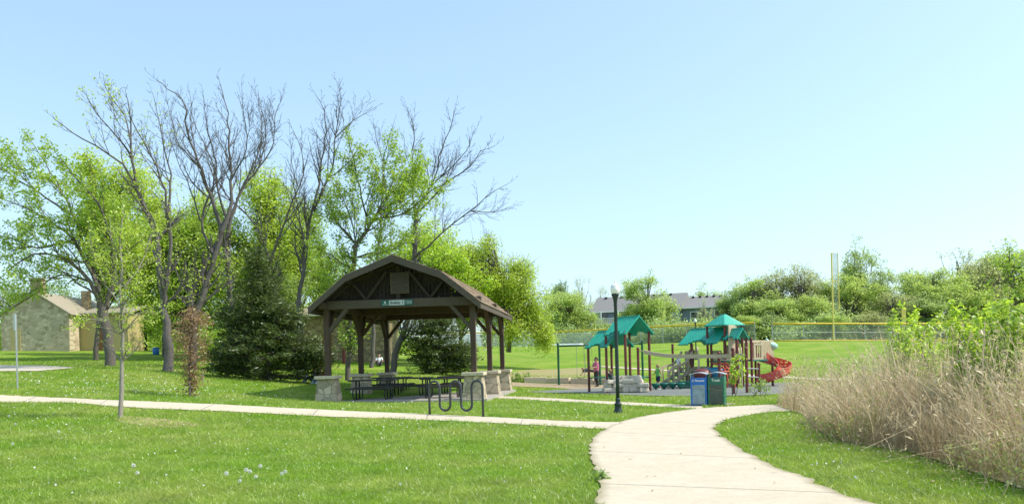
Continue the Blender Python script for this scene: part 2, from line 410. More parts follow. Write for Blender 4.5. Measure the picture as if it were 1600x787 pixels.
M['roof_green'] = mat('roof_green', (.022, .36, .245), .38, .14, 3, .04, grime=(.07, .45, .34))
M['roof_blue'] = mat('roof_blue', (.02, .22, .34), .45, .15, 4, .03)
M['maroon'] = mat('maroon_post', (.155, .036, .034), .45, .2, 4, .04, grime=(.21, .065, .055))
M['tan'] = mat('tan_plastic', (.52, .42, .28), .5, .12, 4, .04, grime=(.44, .37, .26))
M['tan_dark'] = mat('tan_panel', (.40, .33, .21), .55, .14, 4, .04)
M['red_slide'] = mat('red_plastic', (.60, .085, .07), .3, .12, 4, .03, grime=(.66, .15, .12))
M['orange'] = mat('orange_plastic', (.66, .11, .06), .4, .12, 4, .03)
M['teal'] = mat('teal_plastic', (.02, .17, .13), .45, .15, 4, .03)
M['teal_pale'] = mat('pale_teal', (.40, .62, .56), .45, .1, 4, .03)
M['rock_grey'] = mat('moulded_rock', (.52, .455, .36), .8, .18, 6, .4)
M['swing_green'] = mat('swing_green', (.015, .115, .055), .42, .2, 4, .03)
M['rubber'] = mat('swing_rubber', (.018, .018, .02), .7, .2, 6, .05)
M['steel'] = mat('galvanised_steel', (.38, .40, .41), .45, .12, 6, .05, .6)
M['yellow'] = mat('yellow_guard', (.68, .46, .015), .5, .12, 3, .03)
M['yellow_pole'] = mat('yellow_pole', (.74, .60, .14), .5, .1, 3, .02)
M['lime_block'] = mat('sawn_limestone', (.56, .47, .33), .9, .16, 4, .4)
M['house_wall'] = mat('grey_siding', (.30, .35, .41), .8, .08, 3, .2, stretch=(.2, .2, 12))
M['house_dark'] = mat('blue_grey_siding', (.16, .20, .26), .8, .08, 3, .2, stretch=(.2, .2, 12))
M['asphalt_roof'] = mat('grey_shingles', (.235, .225, .215), .95, .14, 4, .3, stretch=(1.5, 5, 5))
M['glass'] = mat('dark_glass', (.03, .04, .05), .08, .2, 1, 0, spec=.8)
M['door_brown'] = mat('brown_door', (.22, .10, .04), .6, .15, 4, .05)
M['bark'] = mat('grey_bark', (.135, .115, .10), .95, .4, 7, .8, stretch=(5, 5, .7))
M['bark_dark'] = mat('dark_bark', (.135, .118, .112), .95, .4, 7, .8, stretch=(5, 5, .7))
M['bark_pale'] = mat('pale_bark', (.30, .265, .225), .95, .3, 9, .6, stretch=(5, 5, .9))
M['tarp'] = mat('white_tarp', (.74, .75, .75), .6, .06, 4, .2)
M['skin'] = mat('skin', (.52, .30, .20), .55, .06, 6, 0)
M['hair_blond'] = mat('blond_hair', (.42, .29, .13), .7, .25, 20, .2)
M['hair_dark'] = mat('dark_hair', (.035, .022, .016), .6, .25, 20, .2)
M['pink'] = mat('pink_cloth', (.55, .15, .24), .85, .1, 12, .15)
M['limegreen'] = mat('green_cloth', (.20, .50, .13), .85, .1, 12, .15)
M['navy'] = mat('navy_cloth', (.03, .035, .06), .85, .15, 12, .15)
M['charcoal'] = mat('charcoal_cloth', (.045, .04, .04), .85, .15, 12, .15)
M['white_cloth'] = mat('white_cloth', (.76, .76, .77), .85, .05, 12, .15)
M['rust'] = mat('rust_cloth', (.30, .07, .035), .85, .12, 12, .15)
M['paleblue'] = mat('pale_blue_cloth', (.36, .50, .70), .85, .1, 12, .15)
M['eye'] = mat('eye', (.015, .012, .01), .3, 0, 1, 0)
# leaves
M['leaf_bright'] = leaf_mat('leaves_bright', (.17, .31, .025), (.46, .60, .07), .52)
M['leaf_mid'] = leaf_mat('leaves_mid', (.14, .24, .035), (.38, .50, .10), .5)
M['leaf_deep'] = leaf_mat('leaves_deep', (.10, .18, .04), (.28, .40, .10), .46)
M['leaf_yellow'] = leaf_mat('leaves_yellow', (.29, .42, .03), (.60, .72, .09), .56)
M['leaf_olive'] = leaf_mat('leaves_olive', (.21, .26, .06), (.48, .53, .15), .5)
M['leaf_lime'] = leaf_mat('leaves_lime', (.23, .40, .02), (.54, .70, .06), .56)
M['leaf_pale'] = leaf_mat('leaves_pale', (.28, .36, .11), (.56, .62, .24), .52)
M['leaf_rust'] = leaf_mat('leaves_rust', (.16, .085, .04), (.44, .27, .13), .4)
for _k, _lo, _hi in (('leaf_bright', (.28, .39, .09), (.52, .64, .17)), ('leaf_mid', (.23, .33, .09), (.45, .56, .17)), ('leaf_olive', (.29, .34, .12), (.52, .56, .22)), ('leaf_lime', (.27, .39, .08), (.54, .65, .15)), ('leaf_pale', (.31, .36, .18), (.56, .60, .32)), ('leaf_deep', (.14, .22, .08), (.31, .42, .15))): M[_k + '_far'] = leaf_mat(_k + '_far', _lo, _hi, .58)  # distance haze mixed into the leaf colours: paler, less saturated copies
M['cedar'] = leaf_mat('cedar_sprays', (.035, .062, .016), (.155, .205, .045), .28)
M['grass'] = leaf_mat('grass_blades', (.12, .245, .010), (.34, .50, .035), .46, world=(.42, (.45, .47, .13)))
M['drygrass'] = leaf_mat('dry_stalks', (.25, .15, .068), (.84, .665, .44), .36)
M['puff'] = mat('seed_fluff', (.78, .78, .74), .9, .05, 30, 0)

# lawn sheet
m, nt, out = nodes('lawn'); M['lawn'] = m
ge = N(nt, 'ShaderNodeNewGeometry'); pos = ge.outputs['Position']
c = ramp(nt, noise(nt, pos, 9, 6, .7), [(.3, (.085, .19, .010)), (.5, (.155, .29, .014)), (.72, (.24, .385, .028))])
c = mixc(nt, ramp(nt, noise(nt, pos, .42, 4, .6), [(.4, 0.), (.68, .75)]), c, (.35, .39, .075))
c = mixc(nt, ramp(nt, noise(nt, pos, 2.3, 5, .65), [(.55, 0.), (.78, .55)]), c, (.07, .19, .012))
c = mixc(nt, ramp(nt, noise(nt, pos, .09, 3, .5), [(.5, 0.), (.75, .35)]), c, (.27, .30, .09))
b = N(nt, 'ShaderNodeBsdfPrincipled'); b.inputs['Roughness'].default_value = .9; b.inputs['Specular IOR Level'].default_value = .15; nt.links.new(c, b.inputs['Base Color'])
bp = N(nt, 'ShaderNodeBump'); bp.inputs['Strength'].default_value = .9; bp.inputs['Distance'].default_value = .08
nt.links.new(noise(nt, pos, 14, 5, .75), bp.inputs['Height']); nt.links.new(bp.outputs[0], b.inputs['Normal']); nt.links.new(b.outputs[0], out.inputs[0])

def ground_mat(name, stops, scale, bump, joint=None, stain=None):
    m, nt, out = nodes(name); ge = N(nt, 'ShaderNodeNewGeometry'); pos = ge.outputs['Position']
    nz = noise(nt, pos, scale, 7, .72); c = ramp(nt, nz, stops)
    if stain: c = mixc(nt, ramp(nt, noise(nt, pos, .55, 5, .6), [(.42, 0.), (.74, .6)]), c, stain)
    c = mixc(nt, .5, c, ramp(nt, noise(nt, pos, scale * 7, 3, .7), [(.25, .74), (.7, 1.06)]), 'MULTIPLY')
    if joint:
        uv = N(nt, 'ShaderNodeUVMap', uv_map='run'); sx = N(nt, 'ShaderNodeSeparateXYZ'); nt.links.new(uv.outputs[0], sx.inputs[0])
        md = N(nt, 'ShaderNodeMath', operation='FRACT'); dv = N(nt, 'ShaderNodeMath', operation='DIVIDE'); nt.links.new(sx.outputs[0], dv.inputs[0]); dv.inputs[1].default_value = joint; nt.links.new(dv.outputs[0], md.inputs[0])
        c = mixc(nt, ramp(nt, md.outputs[0], [(0., .85), (.011, .85), (.018, 0.), (1., 0.)]), c, (.27, .25, .20))
        ed = N(nt, 'ShaderNodeMath', operation='PINGPONG'); nt.links.new(sx.outputs[1], ed.inputs[0]); ed.inputs[1].default_value = .5
        ea = N(nt, 'ShaderNodeMath', operation='ADD'); nt.links.new(ed.outputs[0], ea.inputs[0])
        nn = N(nt, 'ShaderNodeMath', operation='MULTIPLY'); nt.links.new(noise(nt, pos, 3, 5, .7), nn.inputs[0]); nn.inputs[1].default_value = .06; nt.links.new(nn.outputs[0], ea.inputs[1])
        c = mixc(nt, ramp(nt, ea.outputs[0], [(.035, .75), (.085, 0.)]), c, (.30, .255, .16))
    b = N(nt, 'ShaderNodeBsdfPrincipled'); b.inputs['Roughness'].default_value = .92; b.inputs['Specular IOR Level'].default_value = .2; nt.links.new(c, b.inputs['Base Color'])
    bp = N(nt, 'ShaderNodeBump'); bp.inputs['Strength'].default_value = bump; bp.inputs['Distance'].default_value = .02
    nt.links.new(noise(nt, pos, scale * 5, 5, .75), bp.inputs['Height']); nt.links.new(bp.outputs[0], b.inputs['Normal']); nt.links.new(b.outputs[0], out.inputs[0]); return m
M['path'] = ground_mat('path_concrete', [(.3, (.52, .45, .335)), (.55, (.59, .51, .385)), (.75, (.64, .56, .435))], 2.5, .25, 3.0, (.55, .46, .33))
M['pad'] = ground_mat('pad_concrete', [(.3, (.36, .33, .28)), (.75, (.46, .42, .36))], 3, .25)
M['lot'] = ground_mat('lot_asphalt', [(.3, (.50, .44, .36)), (.75, (.60, .53, .44))], 3, .25)
M['mulch'] = ground_mat('wood_mulch', [(.3, (.24, .17, .10)), (.5, (.38, .29, .18)), (.75, (.50, .40, .26))], 7, 1.0)
M['rubbermat'] = ground_mat('rubber_surface', [(.3, (.155, .165, .15)), (.75, (.235, .25, .225))], 4, .4)
M['bare'] = ground_mat('bare_soil', [(.3, (.26, .24, .09)), (.5, (.33, .29, .13)), (.75, (.40, .33, .16))], 3, .8)

# ------------------------------------------------------------------ ground
def axis(parts):
    out = []
    for a, b, st in parts: out += list(np.arange(a, b, st))
    return np.array(out + [parts[-1][1]])
gx = axis([(-5000, -400, 1150), (-400, -100, 30), (-100, -36, 3.2), (-36, -16, 1), (-16, 20, .5), (20, 36, 1), (36, 100, 3.2), (100, 400, 30), (400, 5000, 1150)])
gy = axis([(-600, -20, 145), (-20, 4, 2), (4, 50, .5), (50, 90, 1), (90, 140, 2.5), (140, 400, 26), (400, 6000, 700)])
XX, YY = np.meshgrid(gx, gy); ZZ = HZ(XX, YY)
V = np.stack([XX.ravel(), YY.ravel(), ZZ.ravel()], 1); nx, ny = len(gx), len(gy)
i = (np.arange(ny - 1)[:, None] * nx + np.arange(nx - 1)[None]).ravel()
g = link('ground', np_mesh('ground', V, np.stack([i, i + 1, i + nx + 1, i + nx], 1), 4), M['lawn'], None, True); tag(g, kind='structure')

AREAS = []   # polygons where no grass grows
def drape(name, poly, m, off, step=.5, holes=True):
    poly = [(p[0], p[1]) for p in poly]
    bm = bmesh.new(); vs = [bm.verts.new((x, y, 0)) for x, y in poly]; f = bm.faces.new(vs)
    bmesh.ops.triangulate(bm, faces=[f])
    xs = [p[0] for p in poly]; ys = [p[1] for p in poly]
    for ax, lo, hi in ((0, min(xs), max(xs)), (1, min(ys), max(ys))):
        for q in np.arange(math.ceil(lo / step) * step, hi, step):
            n = [0, 0, 0]; n[ax] = 1; co = [0, 0, 0]; co[ax] = q
            bmesh.ops.bisect_plane(bm, geom=bm.verts[:] + bm.edges[:] + bm.faces[:], plane_co=co, plane_no=n)
    P = np.array([v.co[:2] for v in bm.verts]); z = HZ(P[:, 0], P[:, 1])
    for v, q in zip(bm.verts, z): v.co.z = q + off
    bmesh.ops.recalc_face_normals(bm, faces=bm.faces)
    if sum(f.normal.z for f in bm.faces) < 0: bmesh.ops.reverse_faces(bm, faces=bm.faces)
    me = bpy.data.meshes.new(name); bm.to_mesh(me); bm.free()
    o = link(name, me, m); tag(o, kind='structure')
    if holes: AREAS.append(np.array(poly))
    return o
def strip(name, left, right, m, off, rng, nc=8, wob=.03, holes=True):
    """ribbon between two ground polylines, with joint coordinates along its run"""
    def rs(pl, n):
        S = spline([(x, y, 0) for x, y in pl], .2); d = np.concatenate([[0], np.cumsum(np.linalg.norm(np.diff(S, axis=0), axis=1))])
        t = np.linspace(0, d[-1], n); return np.stack([np.interp(t, d, S[:, k]) for k in (0, 1)], 1), d[-1]
    L0 = max(rs(left, 2)[1], rs(right, 2)[1]); n = int(L0 / .25) + 2
    A, la = rs(left, n); B, lb = rs(right, n)
    A += rng.normal(size=A.shape) * wob; B += rng.normal(size=B.shape) * wob
    w = np.linspace(0, 1, nc)[None, :, None]; G = A[:, None] * (1 - w) + B[:, None] * w
    z = HZ(G[..., 0], G[..., 1]) + off
    V = np.concatenate([G, z[..., None]], -1).reshape(-1, 3); i = (np.arange(n - 1)[:, None] * nc + np.arange(nc - 1)[None]).ravel()
    Fq = np.stack([i, i + 1, i + nc + 1, i + nc], 1)
    me = np_mesh(name, V, Fq, 4)
    uv = me.uv_layers.new(name='run'); run = np.linspace(0, (la + lb) / 2, n)
    UV = np.stack([np.repeat(run, nc), np.tile(np.linspace(0, 1, nc), n)], 1); uv.data.foreach_set('uv', UV[Fq.ravel()].astype(np.float32).ravel())
    o = link(name, me, m, None, True); tag(o, kind='structure')
    if me.polygons[0].normal.z < 0: me.flip_normals()
    if holes: AREAS.append(np.concatenate([A, B[::-1]]))
    return o
rg = np.random.default_rng(5)
def GL(pl): return [tuple(gnd(x, y)[:2]) for x, y in pl]
# main path: foreground -> bends to the right below the litter bins
mainL = [(.55, 2.5), (.85, 6.5)] + GL([(936, 787), (934, 752), (922, 714), (926, 692), (944, 672), (986, 655), (1040, 645.5), (1082, 640), (1140, 635.5), (1230, 632)])
mainL += [(mainL[-1][0] + 4, mainL[-1][1] + .5), (mainL[-1][0] + 9, mainL[-1][1] + .2)]
mainR = [(3.6, 2.5), (3.55, 6.5)] + GL([(1345, 787), (1290, 762), (1200, 726), (1143, 693), (1117, 673), (1119, 665), (1133, 658), (1160, 652), (1230, 643.5)])
mainR += [(mainR[-1][0] + 4, mainR[-1][1] + .2), (mainR[-1][0] + 9, mainR[-1][1] - .2)]
strip('path', mainL, mainR, M['path'], .022, rg, 12, .03)
# side walk to the left
far = [(0, 618), (187, 625.7), (350, 632.5), (500, 640), (640, 646.5), (760, 651.5), (860, 657), (950, 660)]
near = [(0, 629), (187, 636.3), (350, 643.5), (500, 650.7), (640, 655.5), (760, 661), (860, 666.5), (935, 671)]
fl = GL(far); nl = GL(near)
fl = [(fl[0][0] - 14, fl[0][1] + 1.5)] + fl + [(fl[-1][0] + .7, fl[-1][1] - .1)]; nl = [(nl[0][0] - 14, nl[0][1] + 1.5)] + nl + [(nl[-1][0] + 1., nl[-1][1])]
strip('side_walk', fl, nl, M['path'], .017, rg, 6)
# narrow walk from the shelter to the bins
strip('shelter_walk', GL([(775, 618), (850, 621.5), (930, 626), (1010, 630), (1075, 633.5), (1095, 634.5)]), GL([(775, 622.5), (850, 626), (930, 630.5), (1010, 634.5), (1075, 638), (1100, 639)]), M['path'], .013, rg, 4)
strip('slope_walk', GL([(940, 572), (1000, 575.5), (1075, 580), (1200, 586.5), (1250, 589.5), (1320, 592)]), GL([(940, 573.6), (1000, 577.6), (1075, 582.4), (1200, 589.5), (1250, 592.5), (1320, 595.5)]), M['path'], .03, rg, 4)
drape('parking_lot', GL([(-60, 571), (60, 571.5), (118, 575), (60, 580.5), (-60, 581.5)]), M['lot'], .04)
drape('mulch_bed', GL([(800, 597), (1010, 599), (1045, 604), (950, 609.5), (860, 605.5), (800, 603.5)]), M['mulch'], .02)
drape('play_surface', GL([(824, 612.5), (900, 608), (1000, 603), (1100, 600), (1250, 598), (1265, 612), (1200, 617.5), (1110, 620), (1000, 618.5), (900, 615)]), M['rubbermat'], .03)
drape('bare_patch', GL([(770, 585), (830, 577), (905, 574.5), (955, 578), (950, 586), (880, 591), (800, 593)]), M['bare'], .012, holes=False)

WORN = [GL([(176, 654), (195, 649), (240, 653), (285, 658), (320, 664), (290, 669), (235, 666), (190, 661)]), GL([(330, 742), (420, 734), (470, 737), (430, 746), (350, 752)]), GL([(40, 770), (130, 752), (210, 756), (140, 778)])]
for k_, w_ in enumerate(WORN[:1]): drape('worn_patch', w_, M['bare'], .008, holes=False)
def inside(x, y, poly):
    r = np.zeros(len(x), bool); n = len(poly); j = n - 1
    for i in range(n):
        xi, yi = poly[i]; xj, yj = poly[j]
        with np.errstate(divide='ignore', invalid='ignore'):
            r ^= ((yi > y) != (yj > y)) & (x < (xj - xi) * (y - yi) / (yj - yi + 1e-12) + xi)
        j = i
    return r
rnd = random.Random(4)
# ------------------------------------------------------------------ picnic shelter
SH_O = Vector((-7.04, 30.46, hz(-7.04, 30.46) * 0 + .02)); SH_R = R_(-6.7)
W_, D_ = 5.65, 8.3; XC = W_ / 2
PROF = [(XC - 3.25, 3.62), (XC - 1.8, 4.78), (XC, 5.45), (XC + 1.8, 4.78), (XC + 3.25, 3.62)]
def roof_z(x):
    return float(np.interp(x, [p[0] for p in PROF], [p[1] for p in PROF]))
sh = thing('picnic_shelter', 'dark timber picnic shelter with shingled barn style roof on six stone piers', 'shelter', SH_O, SH_R)
Y0r, Y1r = -.78, D_ + .75
mb = MB(); deck = MB()
for k in range(4):
    a, b = (PROF[k], PROF[k + 1]) if k < 2 else (PROF[k + 1], PROF[k])
    a = Vector((a[0], 0, a[1])); b = Vector((b[0], 0, b[1])); L = (b - a).length; e = (b - a) / L
    n = Vector((-e.z, 0, e.x)); n = n if n.z > 0 else -n
    rows = max(3, round(L / .19)); 
    for r in range(rows):
        s0 = L * r / rows - (.05 if r == 0 else 0); s1 = L * (r + 1) / rows + .04
        yy = Y0r
        while yy < Y1r - .01:
            w = min(rnd.uniform(.5, 1.1), Y1r - yy); j = rnd.uniform(-.012, .012); t = rnd.uniform(.026, .042)
            p, q = a + e * (s0 + j), a + e * s1
            poly = [p + n * .004, p + n * t, q + n * .012, q + n * .002]
            mb.prism([(v.x, v.z) for v in poly], yy, yy + w - .006); yy += w
    dn = -n * .09
    poly = [a - n * .001, b - n * .001, b + dn, a + dn]
    deck.prism([(v.x, v.z) for v in poly], Y0r + .03, Y1r - .03)
mb.prism([(XC - .16, 5.42), (XC, 5.50), (XC + .16, 5.42), (XC, 5.455)], Y0r - .01, Y1r + .01)
mb.build('roof', M['shingle'], sh)
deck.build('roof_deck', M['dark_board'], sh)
for yf in (Y0r - .05, Y1r + .005):
    f = MB()
    for k in range(4):
        (x0, z0), (x1, z1) = PROF[k], PROF[k + 1]
        f.prism([(x0, z0 - .01), (x1, z1 - .01), (x1, z1 - .25), (x0, z0 - .25)], yf, yf + .05)
    f.build('barge_board', M['timber_grey'], sh)
for s in (-1, 1):
    x = XC + s * 3.24
    MB().box((x, (Y0r + Y1r) / 2, 3.50), (.05, Y1r - Y0r - .02, .2)).build('eave_board', M['timber_grey'], sh)
PH = 1.06
for iy, y in enumerate((0, D_ / 2, D_)):
    for sx, x in ((-1, 0), (1, W_)):
        p = MB(); k = 1
        for q in range(k):                      # battered stone courses
            z0 = -.35 if q == 0 else PH * .88 * q / k; z1 = PH * .88 * (q + 1) / k
            p.box((x, y, (z0 + z1) / 2), (.92, .92, z1 - z0), taper=.70)
        pr = p.build('pier', M['stone'], sh, bevel=.018)
        MB().box((x, y, PH * .88 + .065), (.84, .84, .125)).build('capstone', M['cap'], pr, bevel=.025)
        MB().box((x, y, (PH + 3.58) / 2), (.2, .2, 3.58 - PH)).build('post', M['timber'], sh, bevel=.008)
        b = MB()
        b.bar((x - sx * .08, y, 2.72), (x - sx * .84, y, 3.62), .13, .17, (0, 1, 0))
        b.build('knee_brace', M['timber_grey'] if iy == 0 else M['timber'], sh)
        if iy != 2: MB().bar((x, y + .08, 2.72), (x, y + .80, 3.62), .13, .17, (1, 0, 0)).build('knee_brace', M['timber'], sh)
        if iy != 0: MB().bar((x, y - .08, 2.72), (x, y - .80, 3.62), .13, .17, (1, 0, 0)).build('knee_brace', M['timber'], sh)
    MB().box((XC, y - .012, 3.735), (W_ + .7, .23, .31)).build('tie_beam', M['timber_grey'] if iy == 0 else M['timber'], sh, bevel=.01)
    st = MB()
    for s in (-1, 1):
        st.bar((XC + s * .42, y, 4.95), (XC + s * 1.22, y, 3.92), .09, .14, (0, 1, 0)); st.bar((XC + s * 1.72, y, 4.50), (XC + s * 1.26, y, 3.92), .09, .14, (0, 1, 0))
        st.bar((XC + s * .02, y + .05, 5.25), (XC + s * 1.85, y + .05, 4.58), .09, .14, (0, 1, 0)); st.bar((XC + s * 1.82, y + .05, 4.58), (XC + s * 3.0, y + .05, 3.62), .09, .14, (0, 1, 0))
    st.box((XC, y + .02, 4.5), (.16, .12, 1.3))
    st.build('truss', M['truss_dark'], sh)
    if iy != 1:
        sl = MB(); x = XC - 2.5
        while x < XC + 2.5:
            sl.box((x, y + .16, (3.9 + roof_z(x) - .16) / 2), (.11, .025, roof_z(x) - .16 - 3.9)); x += .158
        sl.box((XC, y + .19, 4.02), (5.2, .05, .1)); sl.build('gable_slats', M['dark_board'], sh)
for x in (0, W_):
    MB().box((x, D_ / 2, 3.70), (.19, D_ + 1.2, .235)).build('plate_beam', M['timber'], sh)
pu = MB()
for x in (XC - 1.8, XC - .9, XC + .9, XC + 1.8): pu.box((x, D_ / 2, roof_z(x) - .19), (.1, D_ + 1.2, .16))
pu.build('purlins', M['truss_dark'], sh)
v = MB().box((XC + .08, -.06, 4.49), (.72, .06, .80)).build('louver_vent', M['timber_grey'], sh, bevel=.01)
ls = MB()
for k in range(8): ls.box((XC + .08, -.105, 4.17 + k * .092), (.58, .02, .075), M=Matrix.Rotation(R_(-28), 3, 'X'))
ls.build('louver_slats', M['timber_grey'], v)

def text_mesh(txt, size, ext=.003, bold=0.0):
    cu = bpy.data.curves.new('lettering', 'FONT'); cu.body = txt; cu.size = size; cu.extrude = ext; cu.align_x = 'CENTER'; cu.align_y = 'CENTER'; cu.offset = bold; cu.resolution_u = 3
    o = bpy.data.objects.new('lettering', cu); C.objects.link(o); bpy.context.view_layer.update()
    me = bpy.data.meshes.new_from_object(o.evaluated_get(bpy.context.evaluated_depsgraph_get()))
    bpy.data.objects.remove(o); bpy.data.curves.remove(cu)
    me.transform(Matrix.Rotation(PI / 2, 4, 'X')); return me
M['sign_green'] = mat('sign_green', (.012, .10, .085), .5, .08, 5, 0)
M['ink'] = mat('sign_ink', (.01, .045, .045), .6, 0, 1, 0)
M['sign_white'] = mat('sign_white', (.50, .54, .53), .5, .04, 4, 0)
sx0 = XC - .02
sb = MB().box((sx0, -.145, 3.745), (1.22, .02, .21)).build('sign_board', M['sign_green'], sh)
MB().box((sx0 - .01, -.158, 3.745), (.60, .008, .185)).build('sign_panel', M['sign_white'], sb)
me = text_mesh('Shelter 1', .145, .002, .003); o = link('lettering', me, M['ink'], sb); o.location = (sx0 - .01, -.165, 3.742)
em = MB().lathe([(.045, 0), (.045, .006)], k=16); em2 = em.mesh('emblem'); em2.transform(Matrix.Translation((sx0 - .46, -.158, 3.765)) @ Matrix.Rotation(PI / 2, 4, 'X')); link('emblem', em2, M['sign_white'], sb)
MB().box((sx0 - .46, -.157, 3.685), (.2, .004, .02)).build('text_line', M['sign_white'], sb)
for k in range(4): MB().box((sx0 + .455 + (0 if k != 1 else .02), -.157, 3.70 + k * .034), (.25 - (.04 if k == 1 else 0), .004, .013)).build('text_line', M['sign_white'], sb)
# floor slab
sl = MB().box((XC, D_ / 2, -.13), (W_ + 1.1, D_ + 1.2, .4)).build('shelter_slab', M['pad']); sl.location = SH_O; sl.rotation_euler = (0, 0, SH_R); tag(sl, kind='structure')
Rm = Matrix.Rotation(SH_R, 3, 'Z')
AREAS.append(np.array([(SH_O + Rm @ Vector(q))[:2] for q in ((XC - W_ / 2 - .55, -.55, 0), (XC + W_ / 2 + .55, -.55, 0), (XC + W_ / 2 + .55, D_ + .8, 0), (XC - W_ / 2 - .55, D_ + .8, 0))]))
SLAB = SH_O.z + .07

# ------------------------------------------------------------------ picnic tables
def picnic_table():
    t = thing('picnic_table', 'x', 'picnic table', (0, 0, 0))
    MB().box((0, 0, .755), (1.85, .78, .06)).build('tabletop', M['bench_top'], t, bevel=.012)
    for s in (-1, 1): MB().box((0, s * .70, .45), (1.85, .29, .055)).build('bench', M['bench_top'], t, bevel=.012)
    for sx in (-1, 1):
        f = MB(); x = sx * .62
        f.tube(spline([(x, -.74, .43), (x, -.80, .22), (x, -.66, .045), (x, -.3, .03), (x, .3, .03), (x, .66, .045), (x, .80, .22), (x, .74, .43)], .09), .026, 8)
        for s in (-1, 1): f.tube([(x, s * .26, .04), (x, s * .26, .735)], .031, 8); f.tube([(x, s * .26, .42), (x, s * .74, .425)], .02, 8)
        f.tube([(x, -.34, .725), (x, .34, .725)], .022, 8); f.build('frame', M['black_metal'], t, smooth=True)
    f = MB().tube([(-.62, 0, .40), (.62, 0, .40)], .018, 8); f.tube([(-.62, .26, .40), (-.62, -.26, .40)], .018, 8); f.tube([(.62, .26, .40), (.62, -.26, .40)], .018, 8); f.build('brace', M['black_metal'], t)
    return t
pt = None
for px, Y, rz, lab in [(583, 31.6, -3, 'black picnic table nearest the left front pier of the shelter'), (641, 34.3, -9, 'black picnic table in the middle of the shelter floor'),
                       (694, 31.6, -4, 'black picnic table just behind the bike rack'), (718, 35.4, -8, 'black picnic table behind the right front pier of the shelter'), (612, 37.0, -7, 'black picnic table at the rear left of the shelter')]:
    p = at(px, 600, Y); loc = (p.x, Y, SLAB)
    if pt is None: pt = picnic_table(); pt.location = loc; pt.rotation_euler = (0, 0, R_(rz)); pt['label'] = lab; pt['group'] = 'picnic tables under the shelter'
    else: dup(pt, loc, R_(rz), lab)

# ------------------------------------------------------------------ wave bike rack
a = gnd(671.5, 648); b = gnd(755, 651.5)
rk = thing('bike_rack', 'dark wave shaped steel bike rack on the grass by the walk', 'bike rack', a, math.atan2(b.y - a.y, b.x - a.x))
L = (b - a).xy.length; w = L / 5; H = .90; r = w / 2; pts = [(0, 0, -.25), (0, 0, .3), (0, 0, H - r)]
for k in range(5):
    x0 = k * w; top = k % 2 == 0; cz = H - r if top else .12 + r
    for q in range(1, 8):
        an = PI - PI * q / 8; pts.append((x0 + r + r * math.cos(an), 0, cz + (1 if top else -1) * r * math.sin(an)))
    pts.append((x0 + w, 0, cz))
    if k < 4: pts.append((x0 + w, 0, (H - r) if not top else (.12 + r)))
pts += [(L, 0, .3), (L, 0, -.25 + (b.z - a.z))]
MB().tube(pts, .032, 10).build('tube', M['rack'], rk, smooth=True)
for x, z in ((0, 0), (L, b.z - a.z)): MB().lathe([(.075, 0), (.075, .012), (.05, .018)], (x, 0, z), 14).build('foot_plate', M['rack'], rk)

# ------------------------------------------------------------------ lamp posts
def lamp(label, base, H):
    t = thing('street_lamp', label, 'lamp post', base, 0, 'green lamp posts with white acorn globes')
    s = H / 3.42
    MB().lathe([(.125, -.1), (.125, .03), (.118, .05), (.118, .07), (.095, .10), (.088, .2), (.098, .22), (.098, .245), (.07, .275), (.062, .33), (.066, .345), (.066, .365), (.052, .40)], k=20).build('base', M['lamp_green'], t, smooth=True)
    MB().lathe([(.051, .38), (.05, .9), (.045, 2.3), (.041, 2.82), (.05, 2.83), (.05, 2.86), (.041, 2.875), (.041, 2.90)], k=16).build('pole', M['lamp_green'], t, smooth=True)
    MB().lathe([(.044, 2.88), (.05, 2.95), (.072, 3.05), (.098, 3.10), (.104, 3.115), (.104, 3.135), (.085, 3.137)], k=20).build('capital', M['lamp_green'], t, smooth=True)
    g = MB().lathe([(.075, 3.133), (.10, 3.16), (.118, 3.22), (.122, 3.27), (.112, 3.315)], k=24).build('globe', M['globe'], t, smooth=True)
    MB().lathe([(.114, 3.31), (.116, 3.325), (.085, 3.375), (.045, 3.405), (.02, 3.415), (.016, 3.435), (.022, 3.45), (.006, 3.475)], k=24).build('globe_cap', M['globe_cap'], t, smooth=True)
    t.scale = (s,) * 3; return t
lamp('dark green lamp post with white acorn globe standing beside the path junction', gnd(966, 645), 3.42)
p = foot(1088, 62); lamp('small distant lamp post with white globe seen left of the playground tower', p, at(1088, 498, 62).z - p.z)

